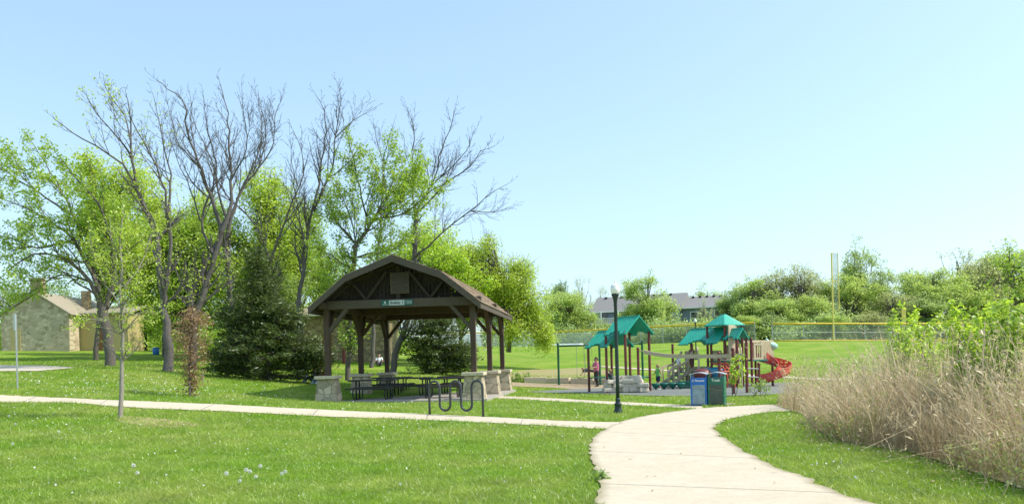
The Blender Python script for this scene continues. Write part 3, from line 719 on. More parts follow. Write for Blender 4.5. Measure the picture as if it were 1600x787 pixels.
# ------------------------------------------------------------------ litter bins
def bin_(label, loc, rz, body_m, panel_m, word, wsize, arrows):
    t = thing('litter_bin', label, 'litter bin', loc, rz)
    w, d, h = .47, .50, .80
    b = MB(); b.box((0, 0, h / 2 + .01), (w, d, h)); b.build('body', body_m, t, bevel=.03)
    MB().box((0, -d / 2 - .006, .33), (w * .76, .014, .56)).build('front_panel', panel_m, t, bevel=.006)
    for x in (-1, 1):
        for z in (.08, .3, .55, .70): MB().ball((x * w * .44, -d / 2 - .004, z), .009, k=8).build('bolt', M['steel'], t)
    o = link('lettering', text_mesh(word, wsize, .003, .002), M['white'], t); o.location = (0.04 if arrows else 0, -d / 2 - .007, .735)
    if arrows:
        for dx, s in ((-.145, .03),):
            r = MB().tube([(dx + s * math.cos(q), -d / 2 - .008, .735 + s * math.sin(q)) for q in np.linspace(0, 5.2, 12)], .007, 6); r.build('arrow_mark', M['white'], t)
    ar = []
    for q in range(9):
        x = -w * .56 + w * 1.12 * q / 8; ar.append((x, .90 + .055 * math.sin(PI * q / 8)))
    hb = MB()
    for (x0, z0), (x1, z1) in zip(ar[:-1], ar[1:]): hb._add([(x0, -d * .47, z0), (x1, -d * .47, z1), (x1, d * .47, z1), (x0, d * .47, z0), (x0, -d * .47, z0 + .018), (x1, -d * .47, z1 + .018), (x1, d * .47, z1 + .018), (x0, d * .47, z0 + .018)],
        [(3, 2, 1, 0), (4, 5, 6, 7), (0, 1, 5, 4), (2, 3, 7, 6), (1, 2, 6, 5), (3, 0, 4, 7)])
    hb.build('hood', M['hood'], t)
    for x in (-1, 1): MB().box((x * w * .46, 0, .855), (.025, d * .8, .11)).build('hood_support', body_m, t)
    return t
g = gnd(1094.3, 633.3); A_ = R_(-22)
bin_('blue plastic recycling bin with scuffed grey front and arched metal hood', (g.x, g.y, g.z), A_, M['blue'], M['bin_poster_blue'], 'Recycle', .085, True)
ex = Vector((math.cos(A_), math.sin(A_), 0)) * .492
bin_('green trash bin with dark worn front standing right of the blue bin', (g.x + ex.x, g.y + ex.y, g.z), A_, M['green_bin'], M['bin_poster_green'], 'Trash', .105, False)
mbp = MB().box((g.x + ex.x / 2 + .1, g.y + ex.y / 2 + .2, g.z + .006), (1.3, .9, .06), rz=A_).build('bin_pad', M['path']); tag(mbp, kind='structure')

# ------------------------------------------------------------------ road sign on the left
p = gnd(27.5, 607)
sg = thing('road_sign', 'narrow metal sign post seen edge on beside the left walk', 'sign', p, R_(-50))
MB().box((0, 0, 1.05), (.06, .045, 2.6)).build('post', M['steel'], sg)
MB().box((0, -.035, 2.08), (.36, .012, .52)).build('sign_plate', M['sign_white'], sg, bevel=.003)
p = gnd(317, 598); st = MB().tube([(0, 0, -.2), (.01, 0, .5)], .02, 6).build('marker_stake', M['bark_pale'], None); st.location = p; tag(st, 'short thin wooden stake in the lawn right of the reddish young tree', 'stake')
# ------------------------------------------------------------------ playground
TH = R_(31)
def canopy(root, x0, x1, y0, y1, ze, zr, name='canopy', notch=.42, ny=36, m=None):
    """green pitched roof with pressed ribs and scalloped eaves, ridge along local y"""
    xc = (x0 + x1) / 2; vs = []; fs = []; ns = 8
    for s, xe in ((-1, x0), (1, x1)):
        base = len(vs)
        for j in range(ny + 1):
            t = j / ny; y = y0 + (y1 - y0) * t
            b = max(0, math.cos((t - .5) * PI / .5)) if abs(t - .5) < .25 else 0
            f = 1 - notch * .5 * (b ** .7 if b > 0 else 0)
            rib = (0, .022, .022, 0)[j % 4]
            for i in range(ns + 1):
                q = i / ns * f; x = xc + (xe - xc) * q; z = zr + (ze - zr) * q
                vs.append((x + s * rib * .5, y, z + rib))
        for j in range(ny):
            for i in range(ns):
                a = base + j * (ns + 1) + i; fs.append((a, a + 1, a + ns + 2, a + ns + 1))
    mb = MB(); mb._add(vs, fs)
    n = len(vs); mb._add([(x, y, z - .05) for x, y, z in vs], [f[::-1] for f in fs])
    cp = mb.build(name, m or M['roof_green'], root)
    tr = MB()
    for yy in (y0, y1):
        tr.tube([(x0, yy, ze - .02), (xc, yy, zr + .0), (x1, yy, ze - .02)], .035, 6)
    tr.tube([(xc, y0, zr + .015), (xc, y1, zr + .015)], .04, 6); tr.build('canopy_trim', m or M['roof_green'], cp)
    return cp
def post(root, x, y, h, m=None, r=.057, z0=-.2):
    p = MB().lathe([(r, z0), (r, h - .03)], (x, y, 0), 14).build('post', m or M['maroon'], root, smooth=False)
    MB().lathe([(r + .006, h - .035), (r + .008, h - .01), (r * .7, h + .025), (.005, h + .035)], (x, y, 0), 14).build('post_cap', m or M['maroon'], p, smooth=True)
    return p
fl = foot(979, 33.3)
pa = thing('play_structure', 'small play structure with two stepped green canopies on maroon posts', 'playground set', fl, TH)
for x, y, h in ((0, 0, 2.55), (1.3, 0, 2.55), (0, 1.3, 2.55), (1.3, 1.3, 2.55), (0, 2.6, 2.08), (1.3, 2.6, 2.08)): post(pa, x, y, h)
canopy(pa, -.12, 1.44, -.16, 1.30, 2.46, 3.20); canopy(pa, -.12, 1.44, 1.16, 2.70, 1.96, 2.66)
MB().box((.65, .65, .62), (1.24, 1.24, .05)).build('deck', M['teal'], pa); MB().box((.65, 1.95, .62), (1.24, 1.24, .05)).build('deck', M['teal'], pa)
rk_ = MB(); rr = random.Random(9)
for lv, (z0, z1, k) in enumerate(((0.0, .2, 5), (.19, .37, 5), (.36, .52, 4), (.51, .66, 3))):
    for j in range(k):
        t = (j + .5) / k; ext = (1.75, 1.7, 1.45, 1.0)[lv]
        x = -.35 - ext / 2 + ext * t + rr.uniform(-.05, .05) + (.25 if lv < 3 else .35); y = -.32 + rr.uniform(-.06, .06) + .05 * lv + .45 * (t - .5) * -1
        rk_.box((x, y, (z0 + z1) / 2 + .05), (ext / k * rr.uniform(1.1, 1.7), .55 + rr.uniform(-.1, .14), (z1 - z0) * rr.uniform(.85, 1.3)), rz=rr.uniform(-.35, .35), taper=rr.uniform(.78, .95))
rc = thing('rock_climber', 'grey moulded rock climbing block at the foot of the small play structure', 'climbing rock', fl, 0)
rk_.build('rock', M['rock_grey'], rc, bevel=.045)
ft = MB()
for x in (-.85, .1, .55): ft.lathe([(.06, -.1), (.06, .1)], (x, -.42, 0), 10)
ft.build('feet', M['maroon'], rc)

# long tan beam on posts between the two structures
b0 = foot(998.6, 33.2)
ob = thing('overhead_rail', 'long tan curved rail carried on maroon posts across the playground', 'play rail', b0)
def LB(px, py, Y): return at(px, py, Y) - b0
for px, Y, py in ((998.6, 33.2, 545), (1125, 31.6, 552), (1147, 29.2, 546), (1167.6, 29.6, 545), (1187, 30.0, 569)):
    f = foot(px, Y) - b0; h = at(px, py, Y).z - b0.z - f.z
    p = MB().lathe([(.055, f.z - .2), (.055, f.z + h)], (f.x, f.y, 0), 14).build('post', M['maroon'], ob)
    MB().lathe([(.062, f.z + h - .02), (.064, f.z + h + .02), (.045, f.z + h + .07), (.006, f.z + h + .085)], (f.x, f.y, 0), 14).build('post_cap', M['maroon'], p, smooth=True)
S = spline([LB(1007, 549.5, 33), LB(1022, 552.5, 32.7), (LB(1045, 555.5, 32.2)), LB(1080, 556.5, 31.6), LB(1125, 556, 31), LB(1166, 555, 29.7)], .2)
bm_ = MB()
for a, b in zip(S[:-1], S[1:]): bm_.bar(a, Vector(b) + (Vector(b) - Vector(a)).normalized() * .01, .1, .15)
bm_.build('rail', M['tan'], ob)
MB().tube([LB(998.6, 547.5, 33.2), LB(1008, 548.8, 33)], .022, 8).build('rail_link', M['tan'], ob)
for py in (576, 589): MB().tube([LB(1167.6, py - 1, 29.6), LB(1187, py, 30.0)], .02, 8).build('crossbar', M['steel'], ob)
MB().tube([LB(1125, 562, 31.6), LB(1147, 562, 29.2)], .02, 8).build('crossbar', M['tan'], ob)

# main tower
o_ = foot(1113, 36.9)
pb = thing('play_tower', 'large play tower with green hip roof, tan panels and maroon posts', 'playground set', o_, TH)
Ri = Matrix.Rotation(-TH, 3, 'Z')
def lo(px, py, Y): return Ri @ (at(px, py, Y) - o_)
def lf(px, Y): return Ri @ (foot(px, Y) - o_)
for x, y, h in ((0, 0, 2.1), (0, 1.3, 2.1), (0, 2.6, 2.1), (1.3, 1.3, 2.1), (1.3, 2.6, 2.1), (1.3, 0, 2.85)): post(pb, x, y, h)
canopy(pb, -.22, 1.5, -.55, 1.95, 2.06, 2.78, ny=52, notch=.5)
hc = lo(1133, 560, 37.0); HX, HY = hc.x, hc.y
hp = MB(); e, zt, ze, k = .66, 3.38, 2.88, 12
for q in range(4):
    Mq = Matrix.Rotation(q * PI / 2, 3, 'Z')
    for j in range(k):
        u0, u1 = -1 + 2 * j / k, -1 + 2 * (j + 1) / k; r0 = .02 if j % 2 else 0; r1 = .02 if (j + 1) % 2 else 0
        P = [Mq @ Vector((e * u0, -e, 0)), Mq @ Vector((e * u1, -e, 0)), Mq @ Vector((.08 * u1, -.08, 0)), Mq @ Vector((.08 * u0, -.08, 0))]
        Z = [ze + r0, ze + r1, zt + r1 * .2, zt + r0 * .2]
        hp._add([(HX + p.x, HY + p.y, z) for p, z in zip(P, Z)] + [(HX + p.x, HY + p.y, z - .04) for p, z in zip(P, Z)], [(0, 1, 2, 3), (7, 6, 5, 4), (0, 4, 5, 1)])
hp.box((HX, HY, zt), (.18, .18, .03)); hp.box((HX, HY, ze - .015), (e * 1.96, e * 1.96, .03))
hp.build('hip_roof', M['roof_green'], pb)
for dx, dy in ((-.55, -.55), (.55, -.55), (.55, .55), (-.55, .55)): post(pb, HX + dx, HY + dy, 2.86, z0=-.2)
sc_ = lo(1151, 560, 36.0); canopy(pb, sc_.x - .36, sc_.x + .36, sc_.y - .4, sc_.y + .45, 2.22, 2.66, name='small_canopy', ny=20, notch=.5)
for dx, dy in ((-.3, -.32), (.3, -.32), (.3, .38)): post(pb, sc_.x + dx, sc_.y + dy, 2.22)
for x, y, z in ((HX, HY, 1.22), (.65, .65, .92), (.65, 1.95, .92), (HX + .9, HY - .62, 1.22)): MB().box((x, y, z), (1.2, 1.2, .06)).build('deck', M['teal'], pb)
def panel(a, b, z0, z1, m, slats=0, sm=None, name='panel'):
    a = Vector((a[0], a[1], 0)); b = Vector((b[0], b[1], 0)); d = (b - a); L = d.length; an = math.atan2(d.y, d.x); c = (a + b) / 2
    if not slats:
        return MB().box((c.x, c.y, (z0 + z1) / 2), (L, .05, z1 - z0), rz=an).build(name, m, pb, bevel=.012)
    f = MB(); h = z1 - z0
    for z in (z0 + .05, z1 - .05): f.box((c.x, c.y, z), (L, .06, .1), rz=an)
    for t in (0, 1): q = a + d * (.05 / L + t * (1 - .1 / L)); f.box((q.x, q.y, (z0 + z1) / 2), (.1, .055, h - .02), rz=an)
    fr = f.build(name, m, pb, bevel=.008)
    s = MB()
    for k in range(slats):
        q = a + d * ((k + 1) / (slats + 1)); s.box((q.x, q.y, (z0 + z1) / 2), (.045, .035, h - .16), rz=an)
    s.build('slats', sm or m, fr); return fr
panel(lo(1139, 560, 36.0), lo(1152, 560, 36.6), 1.55, 2.86, M['tan'])                                # upright tan wall under the hip roof
panel((0.06, -.02), (.62, -.02), 1.05, 1.72, M['tan'], 5); panel((.66, -.02), (1.24, -.02), 1.0, 1.6, M['tan'], 5)
panel((.04, .1), (.04, 1.24), .1, 1.0, M['tan_dark']); panel((-.02, 1.42), (-.02, 1.72), .0, 1.75, M['tan_dark'])
panel((.75, -.06), (1.15, -.06), .05, 1.0, M['tan_dark']); panel((.05, 1.36), (1.2, 1.36), .1, .95, M['tan_dark'])
panel((HX - .5, HY - .56), (HX + .2, HY - .6), 1.25, 1.95, M['tan'], 5, M['tan_dark'])
panel((HX + .6, HY - 1.16), (HX + 1.22, HY - 1.16), 1.25, 2.0, M['tan'], 4)
# crawl bridge to the slide
b1 = lf(1174, 36.2); b2 = lf(1209.5, 37.4)
panel(b1, b2, 1.25, 2.14, M['tan'], 7, M['maroon'], 'bridge_panel')
dvec = (b2 - b1).normalized(); nv = Vector((-dvec.y, dvec.x, 0))
panel(b1 + nv * .9, b2 + nv * .9, 1.25, 2.14, M['tan'], 7, M['tan_dark'], 'bridge_panel')
c = b1 * .2 + b2 * .8; panel(b1 + dvec * .78 - nv * .02, b2 - nv * .02, 1.22, 2.1, M['tan_dark'])
c = (b1 + b2) / 2 + nv * .45; MB().box((c.x, c.y, 1.24), ((b2 - b1).length, .86, .08), rz=math.atan2(dvec.y, dvec.x)).build('deck', M['tan_dark'], pb)
for q in (b1 - nv * .06, b1 + nv * .95): post(pb, q.x, q.y, 2.22)
for q in (b2 + nv * .95,): post(pb, q.x, q.y, 2.15)
lfv = MB(); q1 = lo(1197, 528.5, 37.2); q2 = lo(1202, 537, 37.3); q3 = lo(1212, 541.5, 37.5)
lfv.tube([q1, q1 * .4 + q2 * .6, q2, (q2 + q3) / 2, q3], [.04, .09, .12, .18, .14], 8); lfv.build('slide_hood', M['teal_pale'], pb, smooth=True)
# stairs with handrails on the left
s0, s1 = lf(1046, 37.2), lf(1084, 38.0); sd = (s1 - s0); sL = sd.length; sd.normalize(); sn = Vector((-sd.y, sd.x, 0))
for k in range(5):
    p = s0 + sd * (sL * (k + .7) / 5) + sn * .35; MB().box((p.x, p.y, .1 + .16 * k), (sL / 5 + .02, .72, .06), rz=math.atan2(sd.y, sd.x)).build('step', M['teal'], pb)
for off in (0, .74):
    h = MB(); o2 = sn * off
    P = [s0 + o2 + Vector((0, 0, .12)), s0 + o2 + Vector((0, 0, .68)), s0 + sd * .28 + o2 + Vector((0, 0, 1.02)), s0 + sd * (sL * .55) + o2 + Vector((0, 0, 1.12)), s0 + sd * (sL * .8) + o2 + Vector((0, 0, 1.35)), s1 + o2 + Vector((0, 0, 1.75))]
    S = spline(P, .15)
    for a, b in zip(S[:-1], S[1:]): h.bar(a, b, .05, .11)
    for t in (.2, .4, .6, .8): p = s0 + sd * (sL * t) + o2; h.box((p.x, p.y, .45 + t * .5), (.05, .04, .95), rz=math.atan2(sd.y, sd.x))
    h.bar(s0 + o2 + Vector((0, 0, .12)), s1 + o2 + Vector((0, 0, .9)), .05, .16)
    h.build('handrail', M['tan'], pb)
# low teal transfer platform and stepping pods
p = lf(1078, 36.3); MB().box((p.x, p.y, .2), (.75, .75, .34)).build('transfer_platform', M['teal'], pb, bevel=.03)
# spiral slide
c0 = lf(1208, 36.6); prof = [(-.27, .38), (-.265, .10), (-.21, .03), (-.10, 0), (.10, 0), (.21, .03), (.265, .10), (.27, .38)]
path_ = []
for k in range(41):
    t = k / 40; a = R_(125 - 255 * t) - TH; path_.append(c0 + Vector((.56 * math.cos(a), .56 * math.sin(a), 1.18 - .95 * t)))
last = path_[-1]; dl = (path_[-1] - path_[-2]); dl.z = 0; dl.normalize()
for k in range(1, 4): path_.append(last + dl * .14 * k + Vector((0, 0, -.015 * k)))
vs = []; fs = []; pin = prof + [(u * 1.12, h - (.04 if abs(u) < .26 else 0)) for u, h in reversed(prof)]; K = len(pin)
for i, p in enumerate(path_):
    t = path_[min(i + 1, len(path_) - 1)] - path_[max(i - 1, 0)]; t.z = 0; t.normalize(); sdv = Vector((-t.y, t.x, 0))
    for u, h in pin: vs.append(p + sdv * u + Vector((0, 0, h)))
for i in range(len(path_) - 1):
    for j in range(K): fs.append((i * K + j, i * K + (j + 1) % K, (i + 1) * K + (j + 1) % K, (i + 1) * K + j))
mb = MB(); mb._add(vs, fs); mb.build('spiral_slide', M['red_slide'], pb)
post(pb, c0.x, c0.y, 1.1, M['maroon']); e_ = path_[-1]; post(pb, e_.x, e_.y, .2, M['black_metal'], .035)
# orange climber and other coloured pieces by the tower
cl = MB(); 
for px in (1131, 1137, 1143, 1149): a = lf(px, 35.2); cl.tube(spline([a + Vector((0, 0, -.1)), a + Vector((0, 0, .6)), a + Vector((.05, .35, 1.0)), a + Vector((.05, .7, 1.15))], .15), .022, 8)
for z in (.25, .6, .9): cl.tube([lf(1130, 35.2) + Vector((0, .1, z)), lf(1150, 35.2) + Vector((0, .1, z))], .022, 8)
a = lf(1132, 35.0); cl.box((a.x, a.y, .78), (.5, .28, .05))
cl.build('climber', M['orange'], pb, smooth=True)
mbx = MB(); a = lf(1098, 35.9); mbx.lathe([(.44, .55), (.44, .68), (.36, .82), (.2, .9), (.02, .92)], (a.x, a.y, 0), 20); mbx.build('dome', M['maroon'], pb, smooth=True)
MB().lathe([(.42, -.1), (.43, .56)], (a.x, a.y, 0), 20).build('drum', M['maroon'], pb, smooth=True)
tb = MB(); a = lf(1131, 36.2); tb.tube([a + Vector((0, 0, .62)), a + Vector((-.3, .9, .62))], .3, 16); tb.build('tunnel', M['roof_blue'], pb, smooth=True)
for px, Y, r in ((1160, 35.4, .03), (1156, 36.0, .03)): a = lf(px, Y); MB().tube(spline([a + Vector((0, 0, -.1)), a + Vector((0, 0, 1.4)), a + Vector((.1, .1, 1.75)), a + Vector((.3, .3, 1.8))], .2), r, 8).build('pole', M['tan'], pb, smooth=True)
a = lf(1092, 36.4); MB().tube(spline([a + Vector((0, 0, .1)), a + Vector((.02, 0, .9)), a + Vector((.1, .06, 1.3)), a + Vector((.05, .1, 1.9))], .2), .045, 8).build('pole', M['tan'], pb, smooth=True)

fp = None
for px, Y, lab in ((1025, 35.6, 'leftmost of the green stepping pods before the play tower'), (1038, 35.6, 'second green stepping pod from the left before the play tower'), (1051.5, 35.4, 'third green stepping pod from the left before the play tower'), (1064, 35.2, 'green stepping pod nearest the play tower stairs')):
    g = foot(px, Y)
    if fp is None:
        fp = thing('stepping_pod', lab, 'stepping pod', g, 0, 'green stepping pods')
        MB().lathe([(.05, -.1), (.05, .1), (.11, .12), (.19, .24), (.20, .29), (.18, .31), (.02, .315)], k=18).build('pod', M['teal'], fp, smooth=True)
        MB().tube([(.05, 0, -.05), (.13, 0, .2)], .015, 6).build('stem', M['tan'], fp)
    else: dup(fp, g, rnd.uniform(0, 3), lab)

# ------------------------------------------------------------------ swing set
f1, f2 = foot(873.5, 44.6), foot(938, 44.2); f3 = f2 + (f2 - f1) * 1.02
sw = thing('swing_set', 'dark green swing frame with single posts and a long top beam', 'swing set', f1)
hsw = at(873.5, 537, 44.6).z - f1.z
for q in (f1, f2, f3):
    q = q - f1; p = MB().lathe([(.062, q.z - .2), (.062, hsw)], (q.x, q.y, 0), 14).build('post', M['swing_green'], sw)
    MB().lathe([(.07, hsw - .02), (.07, hsw + .03), (.01, hsw + .09)], (q.x, q.y, 0), 14).build('post_cap', M['swing_green'], p)
zb = hsw - .13; bx = (f3 - f1).xy; MB().tube([(0, 0, zb), (bx.x, bx.y, zb)], .045, 10).build('beam', M['swing_green'], sw, smooth=True)
def swing(px, label, push, empty):
    t = (px - 873.5) / (938 - 873.5); top = f1 + (f2 - f1) * t + Vector((0, 0, 0)); top.z = f1.z + zb - .05
    r = thing('swing', label, 'swing', top, math.atan2(bx.y, bx.x)); Lc = zb - .5; a = R_(push); v = Vector((0, math.sin(a) * Lc, -math.cos(a) * Lc))
    for s in (-1, 1): MB().tube([(s * .21, 0, 0), v + Vector((s * .21, 0, .0))], .011, 6).build('chain', M['steel'], r)
    S = [v + Vector((x, 0, -.13 * (1 - (x / .22) ** 2))) for x in np.linspace(-.22, .22, 9)]
    sb = MB()
    for a_, b_ in zip(S[:-1], S[1:]): sb.bar(a_, b_, .14, .018, (0, 0, 1))
    sb.build('seat', M['rubber'], r); return top + Matrix.Rotation(math.atan2(bx.y, bx.x), 3, 'Z') @ v
swing(908, 'empty black rubber swing seat hanging left of the child on a swing', 4, True)
SEAT = swing(919.5, 'swing with a child lying across its seat', 38, False)

# ------------------------------------------------------------------ limestone edging blocks
rr = random.Random(2); first = None; names = ['leftmost', 'second from the left', 'third from the left', 'fourth from the left', 'rightmost']
for k in range(5):
    a = gnd(818 + k * 37, 597.5 + k * .9); b = gnd(818 + (k + 1) * 37, 597.5 + (k + 1) * .9); c = (a + b) / 2; L = (b - a).length
    o = MB().box((0, 0, .12), (L - .05, .42, .42), taper=.97).build('limestone_block', M['lime_block'], None, bevel=.03); o.location = c; o.rotation_euler = (0, rr.uniform(-.015, .015), math.atan2(b.y - a.y, b.x - a.x) + rr.uniform(-.03, .03))
    tag(o, 'long pale limestone edging block, %s along the wood chip bed' % names[k], 'stone block', 'limestone edging blocks')

# ------------------------------------------------------------------ chain link fences
def link_mat(name, col, op):
    m, nt, out = nodes(name); d = N(nt, 'ShaderNodeBsdfDiffuse'); d.inputs[0].default_value = (*col, 1); t = N(nt, 'ShaderNodeBsdfTransparent'); mx = N(nt, 'ShaderNodeMixShader')
    ge = N(nt, 'ShaderNodeNewGeometry'); nz = noise(nt, ge.outputs['Position'], 1.1, 4)
    nt.links.new(ramp(nt, nz, [(.3, op * .75), (.7, op * 1.2)]), mx.inputs[0]); nt.links.new(t.outputs[0], mx.inputs[1]); nt.links.new(d.outputs[0], mx.inputs[2]); nt.links.new(mx.outputs[0], out.inputs[0]); return m
M['mesh_grey'] = link_mat('chain_link', (.50, .54, .46), .25)
M['mesh_light'] = link_mat('light_chain_link', (.46, .48, .47), .42)
M['wind'] = link_mat('white_screen', (.78, .78, .78), .6)
def fence(label, pts, h, sp, cap, mesh_m, foot_rail=None, post_h=0):
    P = [foot(px, Y) for px, Y in pts]; S = [P[0]]
    run = [0]
    for a, b in zip(P[:-1], P[1:]): run.append(run[-1] + (b - a).xy.length)
    n = int(run[-1] / sp); t = np.linspace(0, run[-1], n + 1); X = np.interp(t, run, [p.x for p in P]); Y = np.interp(t, run, [p.y for p in P]); Z = HZ(X, Y)
    r = thing('chain_link_fence', label, 'fence', P[0]); Q = [Vector((x, y, z)) - P[0] for x, y, z in zip(X, Y, Z)]
    pm = MB().lathe([(.045, -.3), (.045, h + .06 + post_h), (.01, h + .11 + post_h)], k=10).mesh('post'); pm.materials.append(M['steel'])
    for q in Q: o = bpy.data.objects.new('post', pm); C.objects.link(o); o.parent = r; o.location = q
    v = []; f = []
    for i, q in enumerate(Q): v += [q + Vector((0, .0, .03)), q + Vector((0, 0, h))]
    mb = MB(); mb._add(v, [(2 * i, 2 * i + 2, 2 * i + 3, 2 * i + 1) for i in range(len(Q) - 1)]); mb.build('chain_link_mesh', mesh_m, r)
    up = Vector((0, 0, h))
    MB().tube([q + up for q in Q], .085 if cap is M['yellow'] else .03, 8).build('top_rail', cap, r, smooth=True)
    if foot_rail: MB().tube([q + Vector((0, -.03, .06)) for q in Q], .06, 6).build('bottom_rail', foot_rail, r, smooth=True)
    MB().tube([q + Vector((0, .02, h * .5)) for q in Q], .018, 6).build('mid_rail', M['steel'], r)
    return r
fence('long outfield fence with yellow top guard behind the swings and canopies', [(640, 112), (760, 109), (865, 104), (1000, 92), (1100, 86), (1180, 80)], 1.9, 3.0, M['yellow'], M['mesh_grey'], None)
fence('right stretch of yellow capped outfield fence around the foul pole', [(1207, 79.5), (1303, 80.5), (1420, 82), (1545, 84), (1640, 87)], 1.75, 3.1, M['yellow'], M['mesh_grey'], M['yellow'])
fence('low grey chain link fence of the dugout area left of the swings', [(690, 100), (760, 99), (850, 97), (925, 95)], 1.42, 1.6, M['steel'], M['mesh_light'])
for px, py0, py1, Y, w, lab, wing in ((1303, 395, 532, 79.0, 10, 'tall yellow foul pole with a white mesh wing at the top', True), (1411, 478, 531, 94, 5, 'short pale yellow post panel behind the right outfield fence', False)):
    f = foot(px, Y); h = at(px, py0, Y).z - f.z; ww = w * Y / F
    r = thing('foul_pole', lab, 'foul pole', f)
    MB().lathe([(.075, -.3), (.07, h)], k=12).build('pole', M['yellow_pole'], r)
    if wing:
        z1 = at(px, 484, Y).z - f.z; z2 = at(px, 439, Y).z - f.z
        w2 = MB(); w2.tube([(0, 0, z1), (ww, 0, z1), (ww, 0, h - .02), (0, 0, h - .02)], .04, 6); w2.tube([(0, 0, z2), (ww, 0, z2)], .04, 6); w2.build('wing_frame', M['yellow_pole'], r)
        mb = MB(); mb._add([(.05, .01, z2), (ww - .03, .01, z2), (ww - .03, .01, h - .05), (.05, .01, h - .05)], [(0, 1, 2, 3)]); mb.build('wing_mesh', M['wind'], r)
        mb = MB(); mb._add([(.05, .01, z1), (ww - .03, .01, z1), (ww - .03, .01, z2), (.05, .01, z2)], [(0, 1, 2, 3)]); mb.build('wing_mesh', M['mesh_grey'], r)
    else:
        MB().box((ww * .7, 0, h * .6), (ww, .06, h * .75)).build('panel', M['yellow_pole'], r)
a, b = foot(860, 95), foot(911, 93.5)
tp = MB().tube(spline([Vector((0, 0, .1)), (b - a) * .5 + Vector((0, 0, .11)), b - a + Vector((0, 0, .1))], .5), .16, 10).build('tarp_roll', M['tarp'], None, smooth=True); tp.location = a
tag(tp, 'long low white tarp roll lying along the foot of the grey fence', 'tarp')
f = foot(243.5, 58); bx_ = thing('blue_box', 'bright blue plastic drum on the lawn among the left tree trunks', 'drum', f)
MB().lathe([(.19, 0), (.22, .03), (.23, .25), (.22, .45), (.21, .47)], k=18).build('drum', M['blue'], bx_, smooth=True); MB().lathe([(.22, .45), (.22, .51), (.1, .53)], k=18).build('lid', M['blue'], bx_)

# ------------------------------------------------------------------ people
def remesh(mb, name, vox):
    me = mb.mesh(name); o = bpy.data.objects.new(name, me); C.objects.link(o)
    md = o.modifiers.new('r', 'REMESH'); md.mode = 'VOXEL'; md.voxel_size = vox
    s = o.modifiers.new('s', 'SMOOTH'); s.factor = .5; s.iterations = 2
    bpy.context.view_layer.update()
    out = bpy.data.meshes.new_from_object(o.evaluated_get(bpy.context.evaluated_depsgraph_get())); bpy.data.objects.remove(o); return out
BASE = dict(pelvis=(0, 0, .525), chest=(0, 0, .72), neck=(0, .005, .835), head=(0, -.008, .925), shL=(.105, 0, .80), shR=(-.105, 0, .80), elL=(.135, .01, .635), elR=(-.135, .01, .635), wrL=(.14, -.03, .49), wrR=(-.14, -.03, .49),
            hipL=(.052, 0, .50), hipR=(-.052, 0, .50), knL=(.055, -.01, .275), knR=(-.055, -.01, .275), anL=(.055, .01, .045), anR=(-.055, .01, .045), face=(0, -1, 0))
